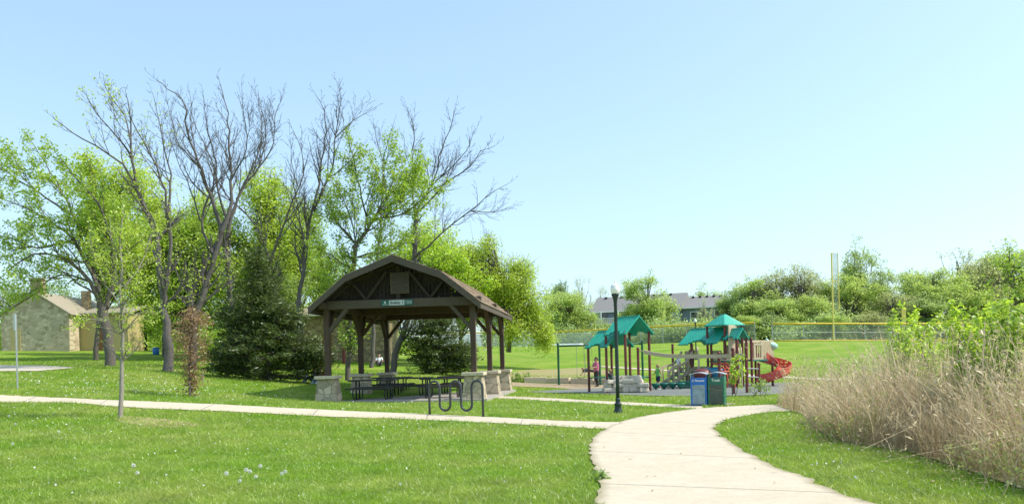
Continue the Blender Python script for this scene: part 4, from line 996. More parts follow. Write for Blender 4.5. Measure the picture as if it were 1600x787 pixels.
def person(label, loc, rz, H, pose, skin, top, legs, hair, shoes, sleeves=True, longlegs=True, longhair=False, group=None):
    J = {k: Vector(v) for k, v in {**BASE, **pose}.items()}; J = {k: (v * H if k != 'face' else v.normalized()) for k, v in J.items()}
    t = thing('person', label, 'person', loc, rz, group); b = MB(); fc = J['face']; side = Vector((0, 0, 1)).cross(fc); side = side.normalized() if side.length > .1 else Vector((1, 0, 0)); upv = fc.cross(side) * -1
    if upv.z < 0: upv = -upv
    s = H
    b.capsule(J['pelvis'], .078 * s, J['chest'], .086 * s, 14); b.capsule(J['chest'], .08 * s, J['neck'], .035 * s, 12); b.capsule(J['neck'], .03 * s, J['head'], .035 * s, 10)
    hd = J['head']; b.ball(hd, .066 * s, (.88, .98, 1.08), 14); b.ball(hd + fc * .02 * s - upv * .035 * s, .045 * s, k=12)
    b.capsule(hd + fc * .058 * s + upv * .012 * s, .008 * s, hd + fc * .072 * s - upv * .012 * s, .012 * s, 8)
    for q in (-1, 1): b.ball(hd + side * q * .06 * s, .016 * s, (.5, 1, 1.2), 8)
    for q in 'LR':
        b.capsule(J['chest'] + (J['sh' + q] - J['chest']) * .6, .05 * s, J['sh' + q], .034 * s, 10)
        b.capsule(J['sh' + q], .031 * s, J['el' + q], .024 * s, 10); b.capsule(J['el' + q], .024 * s, J['wr' + q], .016 * s, 10)
        d = (J['wr' + q] - J['el' + q]).normalized(); sd = d.cross(fc); sd = sd.normalized() if sd.length > .1 else d.cross(Vector((0, 0, 1))).normalized(); pl = J['wr' + q] + d * .05 * s
        b.capsule(J['wr' + q], .016 * s, pl, .02 * s, 8)
        for k, ln in enumerate((.036, .042, .039, .03)):
            p0 = pl + sd * (k - 1.5) * .0115 * s; p1 = p0 + d * ln * .55 * s; n2 = (d + fc * .3).normalized(); b.capsule(p0, .0068 * s, p1, .0062 * s, 6); b.capsule(p1, .0062 * s, p1 + n2 * ln * .5 * s, .0052 * s, 6)
        p0 = J['wr' + q] + d * .02 * s - sd * .014 * s; p1 = p0 + (d * .5 - sd * .8).normalized() * .026 * s; b.capsule(p0, .008 * s, p1, .007 * s, 6); b.capsule(p1, .007 * s, p1 + d * .02 * s, .006 * s, 6)
        b.capsule(J['pelvis'], .065 * s, J['hip' + q], .058 * s, 10); b.capsule(J['hip' + q], .056 * s, J['kn' + q], .037 * s, 12); b.capsule(J['kn' + q], .037 * s, J['an' + q], .023 * s, 12)
        toe = J['an' + q] + fc * .075 * s + Vector((0, 0, -.02 * s)); b.capsule(J['an' + q] - Vector((0, 0, .012 * s)), .024 * s, toe, .018 * s, 8)
    link('body', remesh(b, 'body', .0052 * s), skin, t, True)
    for q in (-1, 1): MB().ball(hd + fc * .06 * s + side * q * .024 * s + upv * .008 * s, .0075 * s, k=8).build('eye', M['eye'], t)
    c = MB(); g = .012 * s
    c.capsule(J['pelvis'] + (J['chest'] - J['pelvis']) * .1, .078 * s + g, J['chest'], .088 * s + g, 14); c.capsule(J['chest'], .08 * s + g, J['neck'] * .75 + J['chest'] * .25, .035 * s + g, 12)
    for q in 'LR':
        c.capsule(J['chest'] + (J['sh' + q] - J['chest']) * .6, .05 * s + g, J['sh' + q], .034 * s + g, 10)
        if sleeves: c.capsule(J['sh' + q], .032 * s + g, J['sh' + q] * .45 + J['el' + q] * .55, .03 * s + g, 10)
    link('shirt', remesh(c, 'shirt', .009 * s), top, t, True)
    c = MB()
    for q in 'LR':
        c.capsule(J['pelvis'], .07 * s + g, J['hip' + q], .06 * s + g, 10)
        if longlegs: c.capsule(J['hip' + q], .057 * s + g, J['kn' + q], .038 * s + g, 12); c.capsule(J['kn' + q], .038 * s + g, J['an' + q] * .93 + J['kn' + q] * .07, .027 * s + g, 12)
        else: c.capsule(J['hip' + q], .057 * s + g, J['hip' + q] * .45 + J['kn' + q] * .55, .048 * s + g, 12)
    link('trousers' if longlegs else 'shorts', remesh(c, 'trousers', .009 * s), legs, t, True)
    h = MB(); h.ball(hd - fc * .014 * s + upv * .018 * s, .071 * s, (.95, 1, 1.02), 14)
    if longhair: h.capsule(hd - fc * .035 * s, .05 * s, hd - fc * .05 * s - upv * .12 * s, .03 * s, 10)
    link('hair', remesh(h, 'hair', .009 * s), hair, t, True)
    for q in 'LR':
        toe = J['an' + q] + fc * .08 * s + Vector((0, 0, -.02 * s)); sh_ = MB().capsule(J['an' + q] - Vector((0, 0, .012 * s)), .03 * s, toe, .025 * s, 10); link('shoe', remesh(sh_, 'shoe', .008 * s), shoes, t, True)
    return t
SIT = dict(pelvis=(0, 0, .07), chest=(0, .03, .27), neck=(0, .02, .385), head=(0, .0, .475), shL=(.105, .02, .35), shR=(-.105, .02, .35), elL=(.15, -.06, .22), elR=(-.15, -.06, .22), wrL=(.09, -.2, .19), wrR=(-.09, -.2, .19),
           hipL=(.055, -.01, .07), hipR=(-.055, -.01, .07), knL=(.09, -.21, .22), knR=(-.09, -.21, .22), anL=(.07, -.34, .045), anR=(-.07, -.34, .045))
person('young girl in a lime green top and dark shorts standing beside the stepping pods', foot(1029, 36.2), R_(-70), 1.16, dict(elL=(.15, .04, .66), elR=(-.15, -.06, .66), wrR=(-.12, -.12, .62), wrL=(.17, .05, .53), anL=(.06, .05, .045), knL=(.055, .0, .27)), M['skin'], M['limegreen'], M['navy'], M['hair_blond'], M['white_cloth'], False, False, True)
person('woman in a pink top and dark trousers standing behind the swing', foot(932.5, 43.2), R_(-70), 1.60, dict(elL=(.14, -.08, .66), wrL=(.12, -.2, .66), elR=(-.14, -.08, .66), wrR=(-.1, -.2, .68), anR=(-.055, .07, .045)), M['skin'], M['pink'], M['charcoal'], M['hair_dark'], M['charcoal'], True, True, False)
pr_ = dict(pelvis=(0, 0, 0), chest=(0, -.19, .02), neck=(0, -.30, .05), head=(0, -.37, .09), shL=(.105, -.27, .02), shR=(-.105, -.27, .02), elL=(.15, -.33, -.12), elR=(-.15, -.33, -.12), wrL=(.15, -.42, -.2), wrR=(-.15, -.42, -.2),
           hipL=(.052, .03, 0), hipR=(-.052, .03, 0), knL=(.06, .25, -.03), knR=(-.06, .25, -.05), anL=(.06, .44, .05), anR=(-.06, .44, .0), face=(0, -1, .15))
person('child in dark clothes lying face down across a swing', SEAT + Vector((0, 0, -.04)), R_(-68), 1.12, pr_, M['skin'], M['navy'], M['charcoal'], M['hair_blond'], M['white_cloth'])
person('child with fair hair and dark clothes climbing at the left end of the grey rock', foot(957.5, 34.7), R_(35), 1.05, dict(pelvis=(0, .02, .50), chest=(0, .1, .68), neck=(0, .13, .80), head=(0, .13, .89), elL=(.15, .18, .62), wrL=(.12, .32, .6), elR=(-.15, .18, .62), wrR=(-.12, .32, .6), knL=(.06, -.1, .3), anL=(.06, -.16, .06), shL=(.105, .11, .76), shR=(-.105, .11, .76), knR=(-.055, .06, .3), anR=(-.055, .0, .05)), M['skin'], M['charcoal'], M['charcoal'], M['hair_blond'], M['charcoal'])
R31 = Matrix.Rotation(TH, 3, 'Z')
stp = o_ + R31 @ (s0 + sd * (sL * .62) + sn * .36 + Vector((0, 0, .58)))
person('small child in white climbing the stairs of the play tower', stp, R_(-75) + PI, 1.0, dict(knL=(.055, -.1, .34), anL=(.055, -.08, .16), elL=(.15, -.05, .66), wrL=(.15, -.16, .62)), M['skin'], M['white_cloth'], M['pink'], M['hair_blond'], M['white_cloth'], True, False, True)
dk = o_ + R31 @ Vector((.5, 1.8, .95)); person('child standing on the deck under the tower canopy', dk, R_(-20), 1.02, {}, M['skin'], M['pink'], M['navy'], M['hair_blond'], M['charcoal'])
person('boy in a white shirt and black shorts running on the far field', foot(757.5, 82), R_(75), 1.2, dict(knL=(.055, -.13, .33), anL=(.055, -.02, .14), knR=(-.055, .04, .28), anR=(-.055, .1, .06), elL=(.15, .08, .66), wrL=(.13, .02, .57), elR=(-.14, -.08, .66), wrR=(-.1, -.16, .7)), M['skin'], M['white_cloth'], M['navy'], M['hair_dark'], M['white_cloth'], True, False)
person('person in white and pale blue sitting on the grass left of the shelter', foot(491, 38.0), R_(-60), 1.5, SIT, M['skin'], M['white_cloth'], M['paleblue'], M['hair_dark'], M['white_cloth'])
person('person in a rust red top sitting on the grass beside the left shelter pier', foot(501.5, 37.7), R_(-20), 1.55, SIT, M['skin'], M['rust'], M['paleblue'], M['hair_dark'], M['white_cloth'])
person('person in a white top sitting by the distant tree trunks seen through the shelter', foot(592.5, 56), R_(10), 1.6, SIT, M['skin'], M['white_cloth'], M['charcoal'], M['hair_dark'], M['charcoal'])
# ------------------------------------------------------------------ stone cottage on the left
def pxX(px, Y): return at(px, HR, Y).x
Yh = 60.; gz = foot(60, 60).z
xl, xr = pxX(3, Yh), pxX(109, Yh); ch = thing('stone_cottage', 'old rubble stone cottage with gable chimney and ochre side wing', 'house', (xl, Yh, gz)); w = xr - xl; h = 2.8; ap = 4.35
def T(px, Y): return pxX(px, Y) - xl
wb = MB(); wb.prism([(0, -.5), (w, -.5), (w, h), (w / 2 + .1, ap - .12), (0, h)], 0, 8.); wb.build('wall', M['rubble'], ch)
for s, x in ((-1, 0), (1, w)):
    r = MB(); a = Vector((w / 2 + .1, ap)); b = Vector((x + s * .25, h - .2)); n = Vector((-(b - a).y, (b - a).x)).normalized() * (.1 if s < 0 else -.1)
    if n.y < 0: n = -n
    r.prism([(a.x, a.y), (b.x, b.y), (b.x + n.x, b.y + n.y), (a.x, a.y + .12)], -.12, 8.15); rf = r.build('roof', M['oldroof'], ch)
MB().box((w / 2 + .12, .28, 4.6), (.85, .5, 1.7)).build('chimney', M['tanstone'], rf); MB().box((w / 2 + .12, .28, 5.48), (.98, .62, .1)).build('chimney_cap', M['cap'], rf)
MB().box((T(25.5, Yh), -.015, .85), (.78, .06, 1.7)).build('door', M['ochre'], ch)
qn = MB()
for k in range(7): qn.box((w + .012, .28 if k % 2 else .36, .2 + k * .36), (.05, .5 if k % 2 else .68, .33))
qn.build('quoins', M['cap'], ch, bevel=.015)
wx0, wx1 = w + .002, T(201, 61.6)
MB().box(((wx0 + wx1) / 2, 1.6 + 1.35, 1.2), (wx1 - wx0, 2.7, 3.2)).build('wing_wall', M['ochre'], ch)
MB().box((T(163, 61.6), 1.585, 1.0), (.9, .06, 1.95)).build('wing_door', M['door_brown'], ch)
r = MB(); r._add([(wx0, 1.3, 2.74), (wx1 + .3, 1.3, 2.74), (wx1 + .3, 4.6, 3.5), (wx0, 4.6, 3.5), (wx0, 1.3, 2.86), (wx1 + .3, 1.3, 2.86), (wx1 + .3, 4.6, 3.62), (wx0, 4.6, 3.62)], [(3, 2, 1, 0), (4, 5, 6, 7), (0, 1, 5, 4), (1, 2, 6, 5), (2, 3, 7, 6), (3, 0, 4, 7)])
rf2 = r.build('wing_roof', M['oldroof'], ch)
MB().box((T(135, 64), 4.2, 3.9), (.55, .5, 1.9)).build('chimney', M['tanstone'], rf2)

# ------------------------------------------------------------------ stone park building behind the shelter
Yr = 60.; xl = pxX(470, Yr); gz = foot(530, Yr).z - .2; w = pxX(606, Yr) - xl
rb = thing('park_building', 'low tan stone park building with pale hip roof behind the shelter', 'building', (xl, Yr, gz)); h = at(500, 491, Yr).z - gz; rz = at(500, 478, Yr).z - gz + .25
MB().box((w / 2, 3, h / 2 - .2), (w, 6, h + .4)).build('wall', M['tanstone'], rb)
r = MB(); o = .45; r._add([(-o, -o, h), (w + o, -o, h), (w + o, 6 + o, h), (-o, 6 + o, h), (2.0, 3, rz + .9), (w - 2.0, 3, rz + .9)], [(0, 1, 5, 4), (1, 2, 5), (2, 3, 4, 5), (3, 0, 4), (3, 2, 1, 0)])
r.build('roof', M['oldroof'], rb); MB().box((w / 2, 3, h - .06), (w + .92, 6.92, .13)).build('fascia', M['white'], rb)
d = MB().box((T(512, Yr) + (xl * 0), -.02, 1.1), (.75, .08, 2.2)); d = MB().box((pxX(512, Yr) - xl, -.02, 1.1), (.75, .08, 2.2)).build('door', M['door_brown'], rb); MB().ball((pxX(512, Yr) - xl + .28, -.08, 1.05), .04).build('handle', M['steel'], d)
wn = MB().box((pxX(555, Yr) - xl, -.02, 1.5), (.75, .06, .7)).build('window_frame', M['white'], rb); MB().box((pxX(555, Yr) - xl, -.055, 1.5), (.62, .02, .57)).build('pane', M['glass'], wn)
f = foot(537.5, 57); pg = thing('drinking_fountain', 'dark red post drinking fountain in front of the stone park building', 'drinking fountain', f)
MB().lathe([(.16, -.1), (.16, .04), (.13, .06), (.13, .95), (.17, 1.0), (.17, 1.08), (.05, 1.1)], k=16).build('post', M['maroon'], pg); MB().lathe([(.05, .86), (.17, .96), (.18, .99)], (-.2, -.05, 0), 16).build('bowl', M['steel'], pg)

# ------------------------------------------------------------------ apartment block beyond the fence
Ya = 150.; a0 = at(925, 487, Ya); gz = 3.6; AR = R_(-24)
ab = thing('apartment_building', 'long blue grey apartment block with grey shingle roofs beyond the outfield', 'building', (a0.x, Ya, gz), AR); h = a0.z - gz
for nm, x0, x1, rh, mm in (('wall', 0, 16.5, 3.0, 'house_wall'), ('wall', 16.5, 25.5, 2.2, 'house_dark')):
    y0 = 0 if x0 == 0 else .8
    MB().box(((x0 + x1) / 2, y0 + 5, h / 2 - .5), (x1 - x0 - .02, 10, h + 1)).build(nm, M[mm], ab)
    r = MB(); hip = 2.2 if x0 > 0 else .0
    r._add([(x0 - .4, y0 - .7, h - .1), (x1 + .5, y0 - .7, h - .1), (x1 + .5, y0 + 10.7, h - .1), (x0 - .4, y0 + 10.7, h - .1), (x0 - .4, y0 + 5, h + rh), (x1 + .5 - hip, y0 + 5, h + rh)], [(0, 1, 5, 4), (1, 2, 5), (2, 3, 4, 5), (3, 0, 4), (3, 2, 1, 0)])
    rf = r.build('roof', M['asphalt_roof'], ab)
    for k in range(5):
        MB().box((x0 + 1.5 + k * (x1 - x0 - 4) / 4, y0 + 4.3, h + rh * .93), (.45, .3, .35)).build('roof_vent', M['charcoal'], rf)
    MB().box(((x0 + x1) / 2, y0 - .72, h - .18), (x1 - x0 + .8, .06, .22)).build('fascia', M['white'], ab)
rec = MB().box((3.2, -.03, h - 1.35), (4.6, .08, 2.3)).build('recess_shade_panel', M['house_dark'], ab)  # flat panel on the wall; darker siding colour stands in for recess shade
dn = MB().box((2.6, -.09, h - 1.35), (1.1, .06, 2.1)).build('balcony_door', M['glass'], ab)
for x in (4.9,): wn = MB().box((x, -.09, h - 1.1), (1.1, .06, 1.2)).build('window_frame', M['white'], ab); MB().box((x, -.13, h - 1.1), (.9, .03, 1.0)).build('pane', M['glass'], wn)
fl_ = MB().box((3.2, -.95, h - 2.55), (5.0, 1.8, .18)).build('balcony_floor', M['white'], ab)
rl = MB(); 
for k in range(26): rl.box((.75 + k * .196, -1.8, h - 1.95), (.05, .05, 1.0))
rl.box((3.2, -1.8, h - 1.45), (5.0, .08, .1)); rl.build('railing', M['white'], ab)
for x in (.8, 2.3, 5.6): MB().box((x, -1.8, h - 2.9), (.16, .16, 5.6)).build('balcony_post', M['white'], ab)
for x, z in ((9, h - 1.4), (12.5, h - 1.4), (23.2, h - 1.3), (19, h - 1.5)):
    y = -.04 if x < 16 else .76
    wn = MB().box((x, y, z), (1.5, .08, 1.3)).build('window_frame', M['white'], ab); MB().box((x, y - .05, z), (1.25, .03, 1.05)).build('pane', M['glass'], wn)
a0 = at(1138, 478, 165); dh = thing('gabled_house', 'dark gabled house peeking between trees right of the apartment block', 'house', (a0.x, 165, 3.4)); h = a0.z - 3.4
MB().prism([(-3, -.5), (3, -.5), (3, h - 2.4), (0, h - .1), (-3, h - 2.4)], 0, 9).build('wall', M['house_dark'], dh)
for s in (-1, 1):
    MB().prism([(0, h - .02), (s * 3.5, h - 2.75), (s * 3.5, h - 2.55), (0, h + .2)], -.4, 9.3).build('roof', M['asphalt_roof'], dh)
wn = MB().box((0, -.03, h - 2.2), (1.0, .06, 1.1)).build('window_frame', M['white'], dh); MB().box((0, -.07, h - 2.2), (.8, .03, .9)).build('pane', M['glass'], wn)

# ------------------------------------------------------------------ bare and half leafed trees of the left grove
def bare(name, label, limbs, Y, seed, P, lv=None, org=None, bark='bark_dark', per=0, size=.13, group='tall trees of the left grove', frac=1., zr=None, cat='tree'):
    rng = np.random.default_rng(seed); limbs = [(a, b * .78, c * .8, d) for a, b, c, d in limbs]; T_, tips = skeleton_tree(limbs, Y, rng, P)
    b = org or at(*limbs[0][0][0], Y if not isinstance(limbs[0][3], tuple) else Y + limbs[0][3][0]); me = None
    if per:
        c = np.array([t[0] for t in tips]); d = np.array([t[2] for t in tips])
        k = rng.random(len(c)) < frac
        if zr is not None:
            pr = np.clip((zr[1] - c[:, 2]) / (zr[1] - zr[0]), zr[2], 1); k &= rng.random(len(c)) < pr
        c = c[k]; n = rng.poisson(per, len(c)); c = np.repeat(c, n, 0)
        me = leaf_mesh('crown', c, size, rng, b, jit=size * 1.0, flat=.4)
    return make_tree(name, label, b, T_, M[bark], me, M[lv] if lv else None, group)
PB = dict(maxlvl=4, trop=.36, wig=.13, dens=[0, 2.9, 3.8, 4.6], ratio=.52, limb_dens=2.3, limb_len=2.5, limb_from=.25, bare_above=.20, ang=(.35, .8), rmin=.0065)
t2 = [([(262, 581), (262, 523), (252, 447), (246, 395), (244, 359), (229, 329), (217, 298), (208, 268), (205, 233), (205, 195), (200, 158)], .33, .03, (0, .6)),
      ([(208, 283), (190, 256), (149, 226), (114, 207), (90, 190)], .09, .02, (.4, -1)), ([(205, 245), (190, 222), (160, 188), (137, 153)], .08, .02, (.4, 1.2)), ([(205, 225), (194, 180), (172, 148), (164, 133)], .06, .015, .8),
      ([(254, 460), (268, 395), (262, 340), (257, 298), (236, 245), (213, 203), (198, 169)], .17, .02, (0, -1.2)), ([(262, 340), (267, 271), (258, 233), (246, 185), (240, 150)], .1, .015, (0, 1.5))]
bare('bare_tree', 'tall leaning tree with sparse yellow new leaves and trunk beside the blue drum', t2, 38, 21, dict(PB, limb_dens=1.5), 'leaf_yellow', per=1.1, size=.14, zr=(4.5, 13, .25), frac=.7)
t3 = [([(302, 585), (301, 520), (299, 470), (300, 455), (309, 440), (324, 409), (333, 393), (346, 360)], .32, .17, (0, .5)), ([(303, 500), (313, 474), (324, 436), (336, 401), (345, 370)], .22, .16, (0, .5)),
      ([(346, 362), (332, 313), (309, 252), (292, 207), (286, 157), (262, 138), (244, 125)], .17, .015, (.5, -1.2)), ([(346, 362), (358, 329), (362, 271), (358, 233), (356, 176), (343, 128)], .17, .015, .8), ([(358, 340), (381, 290), (399, 250), (410, 205), (405, 170)], .11, .015, (.5, 2)),
      ([(332, 395), (313, 345), (325, 306), (336, 275), (324, 233), (305, 195), (297, 150)], .11, .015, (.3, 1.8)), ([(362, 280), (385, 235), (380, 190), (378, 140)], .07, .012, -1.2), ([(310, 258), (280, 225), (266, 180), (258, 150)], .06, .012, (0, 1)), ([(313, 345), (293, 283), (274, 245), (263, 205)], .07, .012, (.3, -.8))]
bare('bare_tree', 'big bare tree with knotted forked trunk behind the reddish young tree', t3, 42, 22, PB, 'leaf_yellow', per=.75, size=.15, zr=(5, 10, .0))
t4 = [([(366, 592), (364, 520), (361, 470), (355, 410), (352, 390), (358, 350)], .25, .15, (0, .5)), ([(358, 352), (375, 300), (405, 262), (427, 225), (430, 185), (442, 148)], .12, .014, (0, 1)), ([(357, 352), (340, 300), (335, 240), (322, 190), (318, 150)], .12, .014, (0, -1)), ([(405, 262), (415, 207), (405, 165), (395, 140)], .06, .012, .8)]
bare('bare_tree', 'bare tree with straight dark trunk rising out of the large cedar', t4, 46, 23, PB, 'leaf_yellow', per=.6, size=.15, zr=(5.5, 10, .0))
t5 = [([(469, 592), (469, 540), (467, 511)], .32, .28, 0), ([(467, 513), (440, 487), (428, 454), (421, 406), (400, 352), (370, 320), (337, 300)], .19, .03, (0, -1.5)), ([(423, 410), (430, 385), (438, 361), (457, 313), (474, 273), (470, 235), (458, 205)], .13, .015, (-.8, -1.8)),
      ([(467, 513), (466, 470), (472, 434), (477, 381), (489, 330), (499, 290), (503, 250), (509, 207), (507, 176), (493, 148)], .22, .015, (0, .8)), ([(489, 330), (505, 295), (520, 262), (522, 226), (527, 195), (533, 157), (526, 128)], .12, .014, (.4, 1.2)), ([(524, 215), (552, 188), (580, 172)], .06, .012, .8), ([(477, 395), (466, 330), (458, 271), (453, 214)], .09, .012, (.2, -1))]
bare('bare_tree', 'bare tree with two diverging stems left of the shelter roof', t5, 44, 24, PB, 'leaf_yellow', per=.7, size=.15, zr=(5.5, 10.5, .0))
t6 = [([(612, 588), (622, 540), (634, 505), (645, 470), (648, 420), (648, 378), (650, 336)], .27, .17, (0, 1.5)), ([(650, 336), (662, 310), (680, 280), (686, 245), (702, 207), (712, 168)], .12, .014, (1.5, 2.2)), ([(652, 332), (670, 312), (697, 287), (732, 260), (752, 237), (773, 228)], .1, .014, (1.5, .5)),
      ([(650, 400), (667, 386), (705, 352), (735, 329), (766, 302), (794, 287)], .1, .014, (1, .2)), ([(735, 329), (766, 332), (800, 322)], .05, .01, .5), ([(650, 338), (645, 300), (644, 252), (648, 205), (634, 165)], .11, .014, (1.5, 2.5)), ([(680, 283), (705, 262), (735, 225), (745, 200)], .06, .012, (1.6, .6))]
bare('bare_tree', 'spreading bare tree with leaning trunk behind the right of the shelter', t6, 47, 25, PB)
t8 = [([(582, 585), (583, 520), (588, 430), (596, 330), (599, 250)], .22, .06, (0, .5)), ([(599, 255), (590, 225), (583, 190)], .05, .012, .5), ([(599, 250), (606, 222), (616, 190)], .05, .012, -.5), ([(594, 340), (612, 300), (628, 260)], .06, .012, .6)]
bare('bare_tree', 'bare tree top poking above the green tree behind the shelter', t8, 54, 26, dict(PB, limb_len=1.7))
# leafy leaning tree at far left
t1 = [([(172, 574), (168, 520), (160, 480)], .34, .28, 0), ([(160, 482), (140, 440), (110, 410), (75, 395), (35, 405), (10, 425)], .16, .02, (0, -2)), ([(158, 475), (150, 445), (115, 375), (70, 340), (25, 318), (-15, 300)], .15, .02, (0, -.6)), ([(158, 470), (145, 420), (112, 330), (80, 270), (52, 225)], .15, .02, (0, 1)),
      ([(164, 480), (176, 410), (162, 335), (130, 290), (88, 240)], .14, .02, (0, -1.5)), ([(140, 440), (95, 430), (50, 455), (20, 480)], .08, .015, (0, 1)), ([(168, 480), (180, 420), (188, 370), (176, 320)], .1, .02, (0, 1.5)), ([(115, 375), (60, 385), (10, 370), (-30, 360)], .08, .015, (0, 2)), ([(112, 335), (50, 295), (5, 265), (-30, 250)], .08, .015, (0, 2))]
bare('leafy_tree', 'bright green leaning tree with arching limbs at the left edge', t1, 40, 27, dict(PB, maxlvl=3, trop=.1, limb_dens=2.0, limb_len=2.4, limb_from=.25, dens=[0, 2.2, 2.8]), 'leaf_bright', per=9.0, size=.15, bark='bark', frac=.95)
# green tree behind the shelter
def leafy(name, label, trunk_px, Y, blobs_px, seed, ncl, per, leaf, sig, rt, lm, bark='bark', group=None, droop=0, shell=.45, cat='tree', aspect=.6, dscale=.8):
    rng = np.random.default_rng(seed); tr = [np.array(at(x, y, Y)) for x, y in trunk_px]; s = Y / F
    bl = [(np.array(at(x, y, Y + o)), np.array([rx * s, rx * s * dscale, ry * s]), wt) for x, y, rx, ry, o, wt in blobs_px]
    T_, c, tb = blob_tree(tr, bl, rng, ncl, per, leaf, sig, rt, droop=droop, shell=shell); b = Vector(tr[0]); b.z = hz(b.x, b.y) if abs(hz(b.x, b.y) - b.z) < .8 else b.z
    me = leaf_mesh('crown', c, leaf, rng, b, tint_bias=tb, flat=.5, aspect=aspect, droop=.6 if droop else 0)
    return make_tree(name, label, b, T_, M[bark], me, M[lm], group, cat=cat)
t7 = [([(543, 599), (546, 541), (550, 480), (554, 397), (560, 378)], .2, .13, 0), ([(560, 378), (583, 344), (606, 306), (632, 288), (650, 250)], .12, .02, (0, -.8)), ([(575, 354), (566, 306), (555, 262), (543, 215)], .08, .02, (0, 1)), ([(604, 308), (600, 262), (612, 222)], .06, .015, (-.5, .6)),
      ([(560, 385), (530, 350), (505, 318)], .08, .02, (0, 1.2)), ([(583, 344), (630, 334), (672, 300), (690, 290)], .08, .02, (0, -1.4)), ([(556, 420), (522, 402), (495, 388)], .07, .02, (0, -1)), ([(558, 402), (610, 390), (655, 368)], .07, .02, (0, 1.3)), ([(553, 440), (585, 425), (620, 420)], .05, .015, (0, .5)), ([(552, 455), (520, 450), (500, 455)], .05, .015, (0, 1)), ([(558, 390), (545, 330), (520, 285)], .07, .015, (0, -1.5)), ([(590, 335), (640, 300), (665, 262)], .06, .015, (0, 1.5))]
bare('leafy_tree', 'fresh green tree whose trunk stands just behind the left of the shelter', t7, 44, 31, dict(PB, maxlvl=3, trop=.12, limb_dens=2.6, limb_len=2.3, limb_from=.15, dens=[0, 2.6, 3.2]), 'leaf_bright', per=7.6, size=.145, bark='bark', frac=.97, group='leafy trees of the left grove')
bg = [('bright green understory tree behind the forked bare trunk', (303, 575), 52, [(300, 410, 68, 75, 0, 1), (320, 360, 45, 45, 1, .5), (270, 480, 60, 55, 0, .6), (235, 400, 45, 60, 0, .5)], 'leaf_bright', 285, 62),
      ('yellow green young tree between the bare trunks above the cedar', (425, 575), 54, [(418, 315, 40, 58, 0, 1), (440, 380, 50, 50, 0, .7), (395, 410, 60, 50, 0, .6), (350, 370, 40, 40, 0, .3)], 'leaf_yellow', 187, 62),
      ('green tree behind the ochre wing of the cottage', (228, 560), 66, [(225, 440, 60, 75, 0, 1), (185, 400, 55, 55, 0, .7), (250, 500, 45, 45, 0, .5)], 'leaf_lime', 240, 62),
      ('deep green tree behind the cottage chimney', (40, 552), 80, [(40, 470, 75, 32, 0, 1), (100, 480, 50, 25, 0, .5), (-20, 470, 50, 40, 0, .5)], 'leaf_mid', 165, 62),
      ('mid green tree standing behind the large cedar', (385, 580), 58, [(375, 440, 55, 60, 0, 1), (430, 460, 50, 45, 0, .7), (345, 480, 40, 50, 0, .5)], 'leaf_mid', 195, 62),
      ('bright green tree left of the shelter gable', (515, 575), 66, [(510, 440, 48, 60, 0, 1), (480, 410, 40, 45, 0, .5), (545, 480, 40, 40, 0, .4)], 'leaf_bright', 165, 62),
      ('lime green tree showing over the right slope of the shelter roof', (690, 575), 58, [(680, 415, 55, 48, 0, 1), (640, 400, 45, 35, 0, .5), (730, 440, 40, 45, 0, .6), (600, 430, 50, 45, 0, .5)], 'leaf_lime', 225, 62),
      ('yellow leafed tree with thin crown left of the leaning tall tree', (150, 562), 50, [(165, 330, 45, 55, 0, 1), (200, 290, 40, 45, 0, .5), (190, 400, 50, 55, 0, .7), (140, 270, 30, 30, 0, .3)], 'leaf_yellow', 180, 62),
      ('yellow green tree filling the gap between the two tallest bare trunks', (255, 572), 56, [(262, 375, 52, 60, 0, 1), (235, 320, 40, 50, 0, .5), (290, 430, 55, 55, 0, .6), (320, 340, 40, 40, 0, .4)], 'leaf_yellow', 165, 62),
      ('bright tree behind the cedar top and the straight dark trunk', (470, 578), 62, [(455, 420, 50, 70, 0, 1), (480, 350, 35, 45, 0, .4), (350, 420, 50, 50, 1, .6)], 'leaf_bright', 180, 62),
      ('lime tree between the green tree and the drooping tree behind the shelter', (720, 572), 64, [(720, 425, 50, 50, 0, 1), (670, 380, 45, 35, 0, .5), (750, 460, 40, 45, 0, .6)], 'leaf_yellow', 195, 62)]
for k, (lab, bp_, Y, bl, lm, ncl, per) in enumerate(bg):
    f = foot(bp_[0], Y); x0, y0, *_ = bl[0]; leafy('leafy_tree', lab, [bp_, ((bp_[0] * .7 + x0 * .3), bp_[1] * .7 + y0 * .3), (x0, y0), (x0 + 4, bl[0][1] - bl[0][3] * .7)], Y, bl, 40 + k, ncl, int(per * 1.6), .17, .42, .16, lm, group='leafy trees of the left grove', shell=.5)
leafy('willow_tree', 'pale yellow green drooping tree right of the shelter', [(795, 550), (798, 500), (785, 450), (760, 395)], 60, [(690, 405, 42, 30, 0, .5), (735, 408, 40, 32, 0, .6), (770, 430, 42, 42, 0, .8), (805, 455, 34, 42, -.5, .8), (832, 482, 32, 44, 0, .8), (850, 515, 20, 26, -1, .45), (795, 510, 45, 30, -1, .6), (760, 485, 40, 40, 0, .5), (765, 375, 26, 16, 0, .2), (815, 415, 22, 22, 0, .25)], 61, 400, 130, .185, .36, .2, 'leaf_yellow', droop=1.0, aspect=.33, shell=.75)
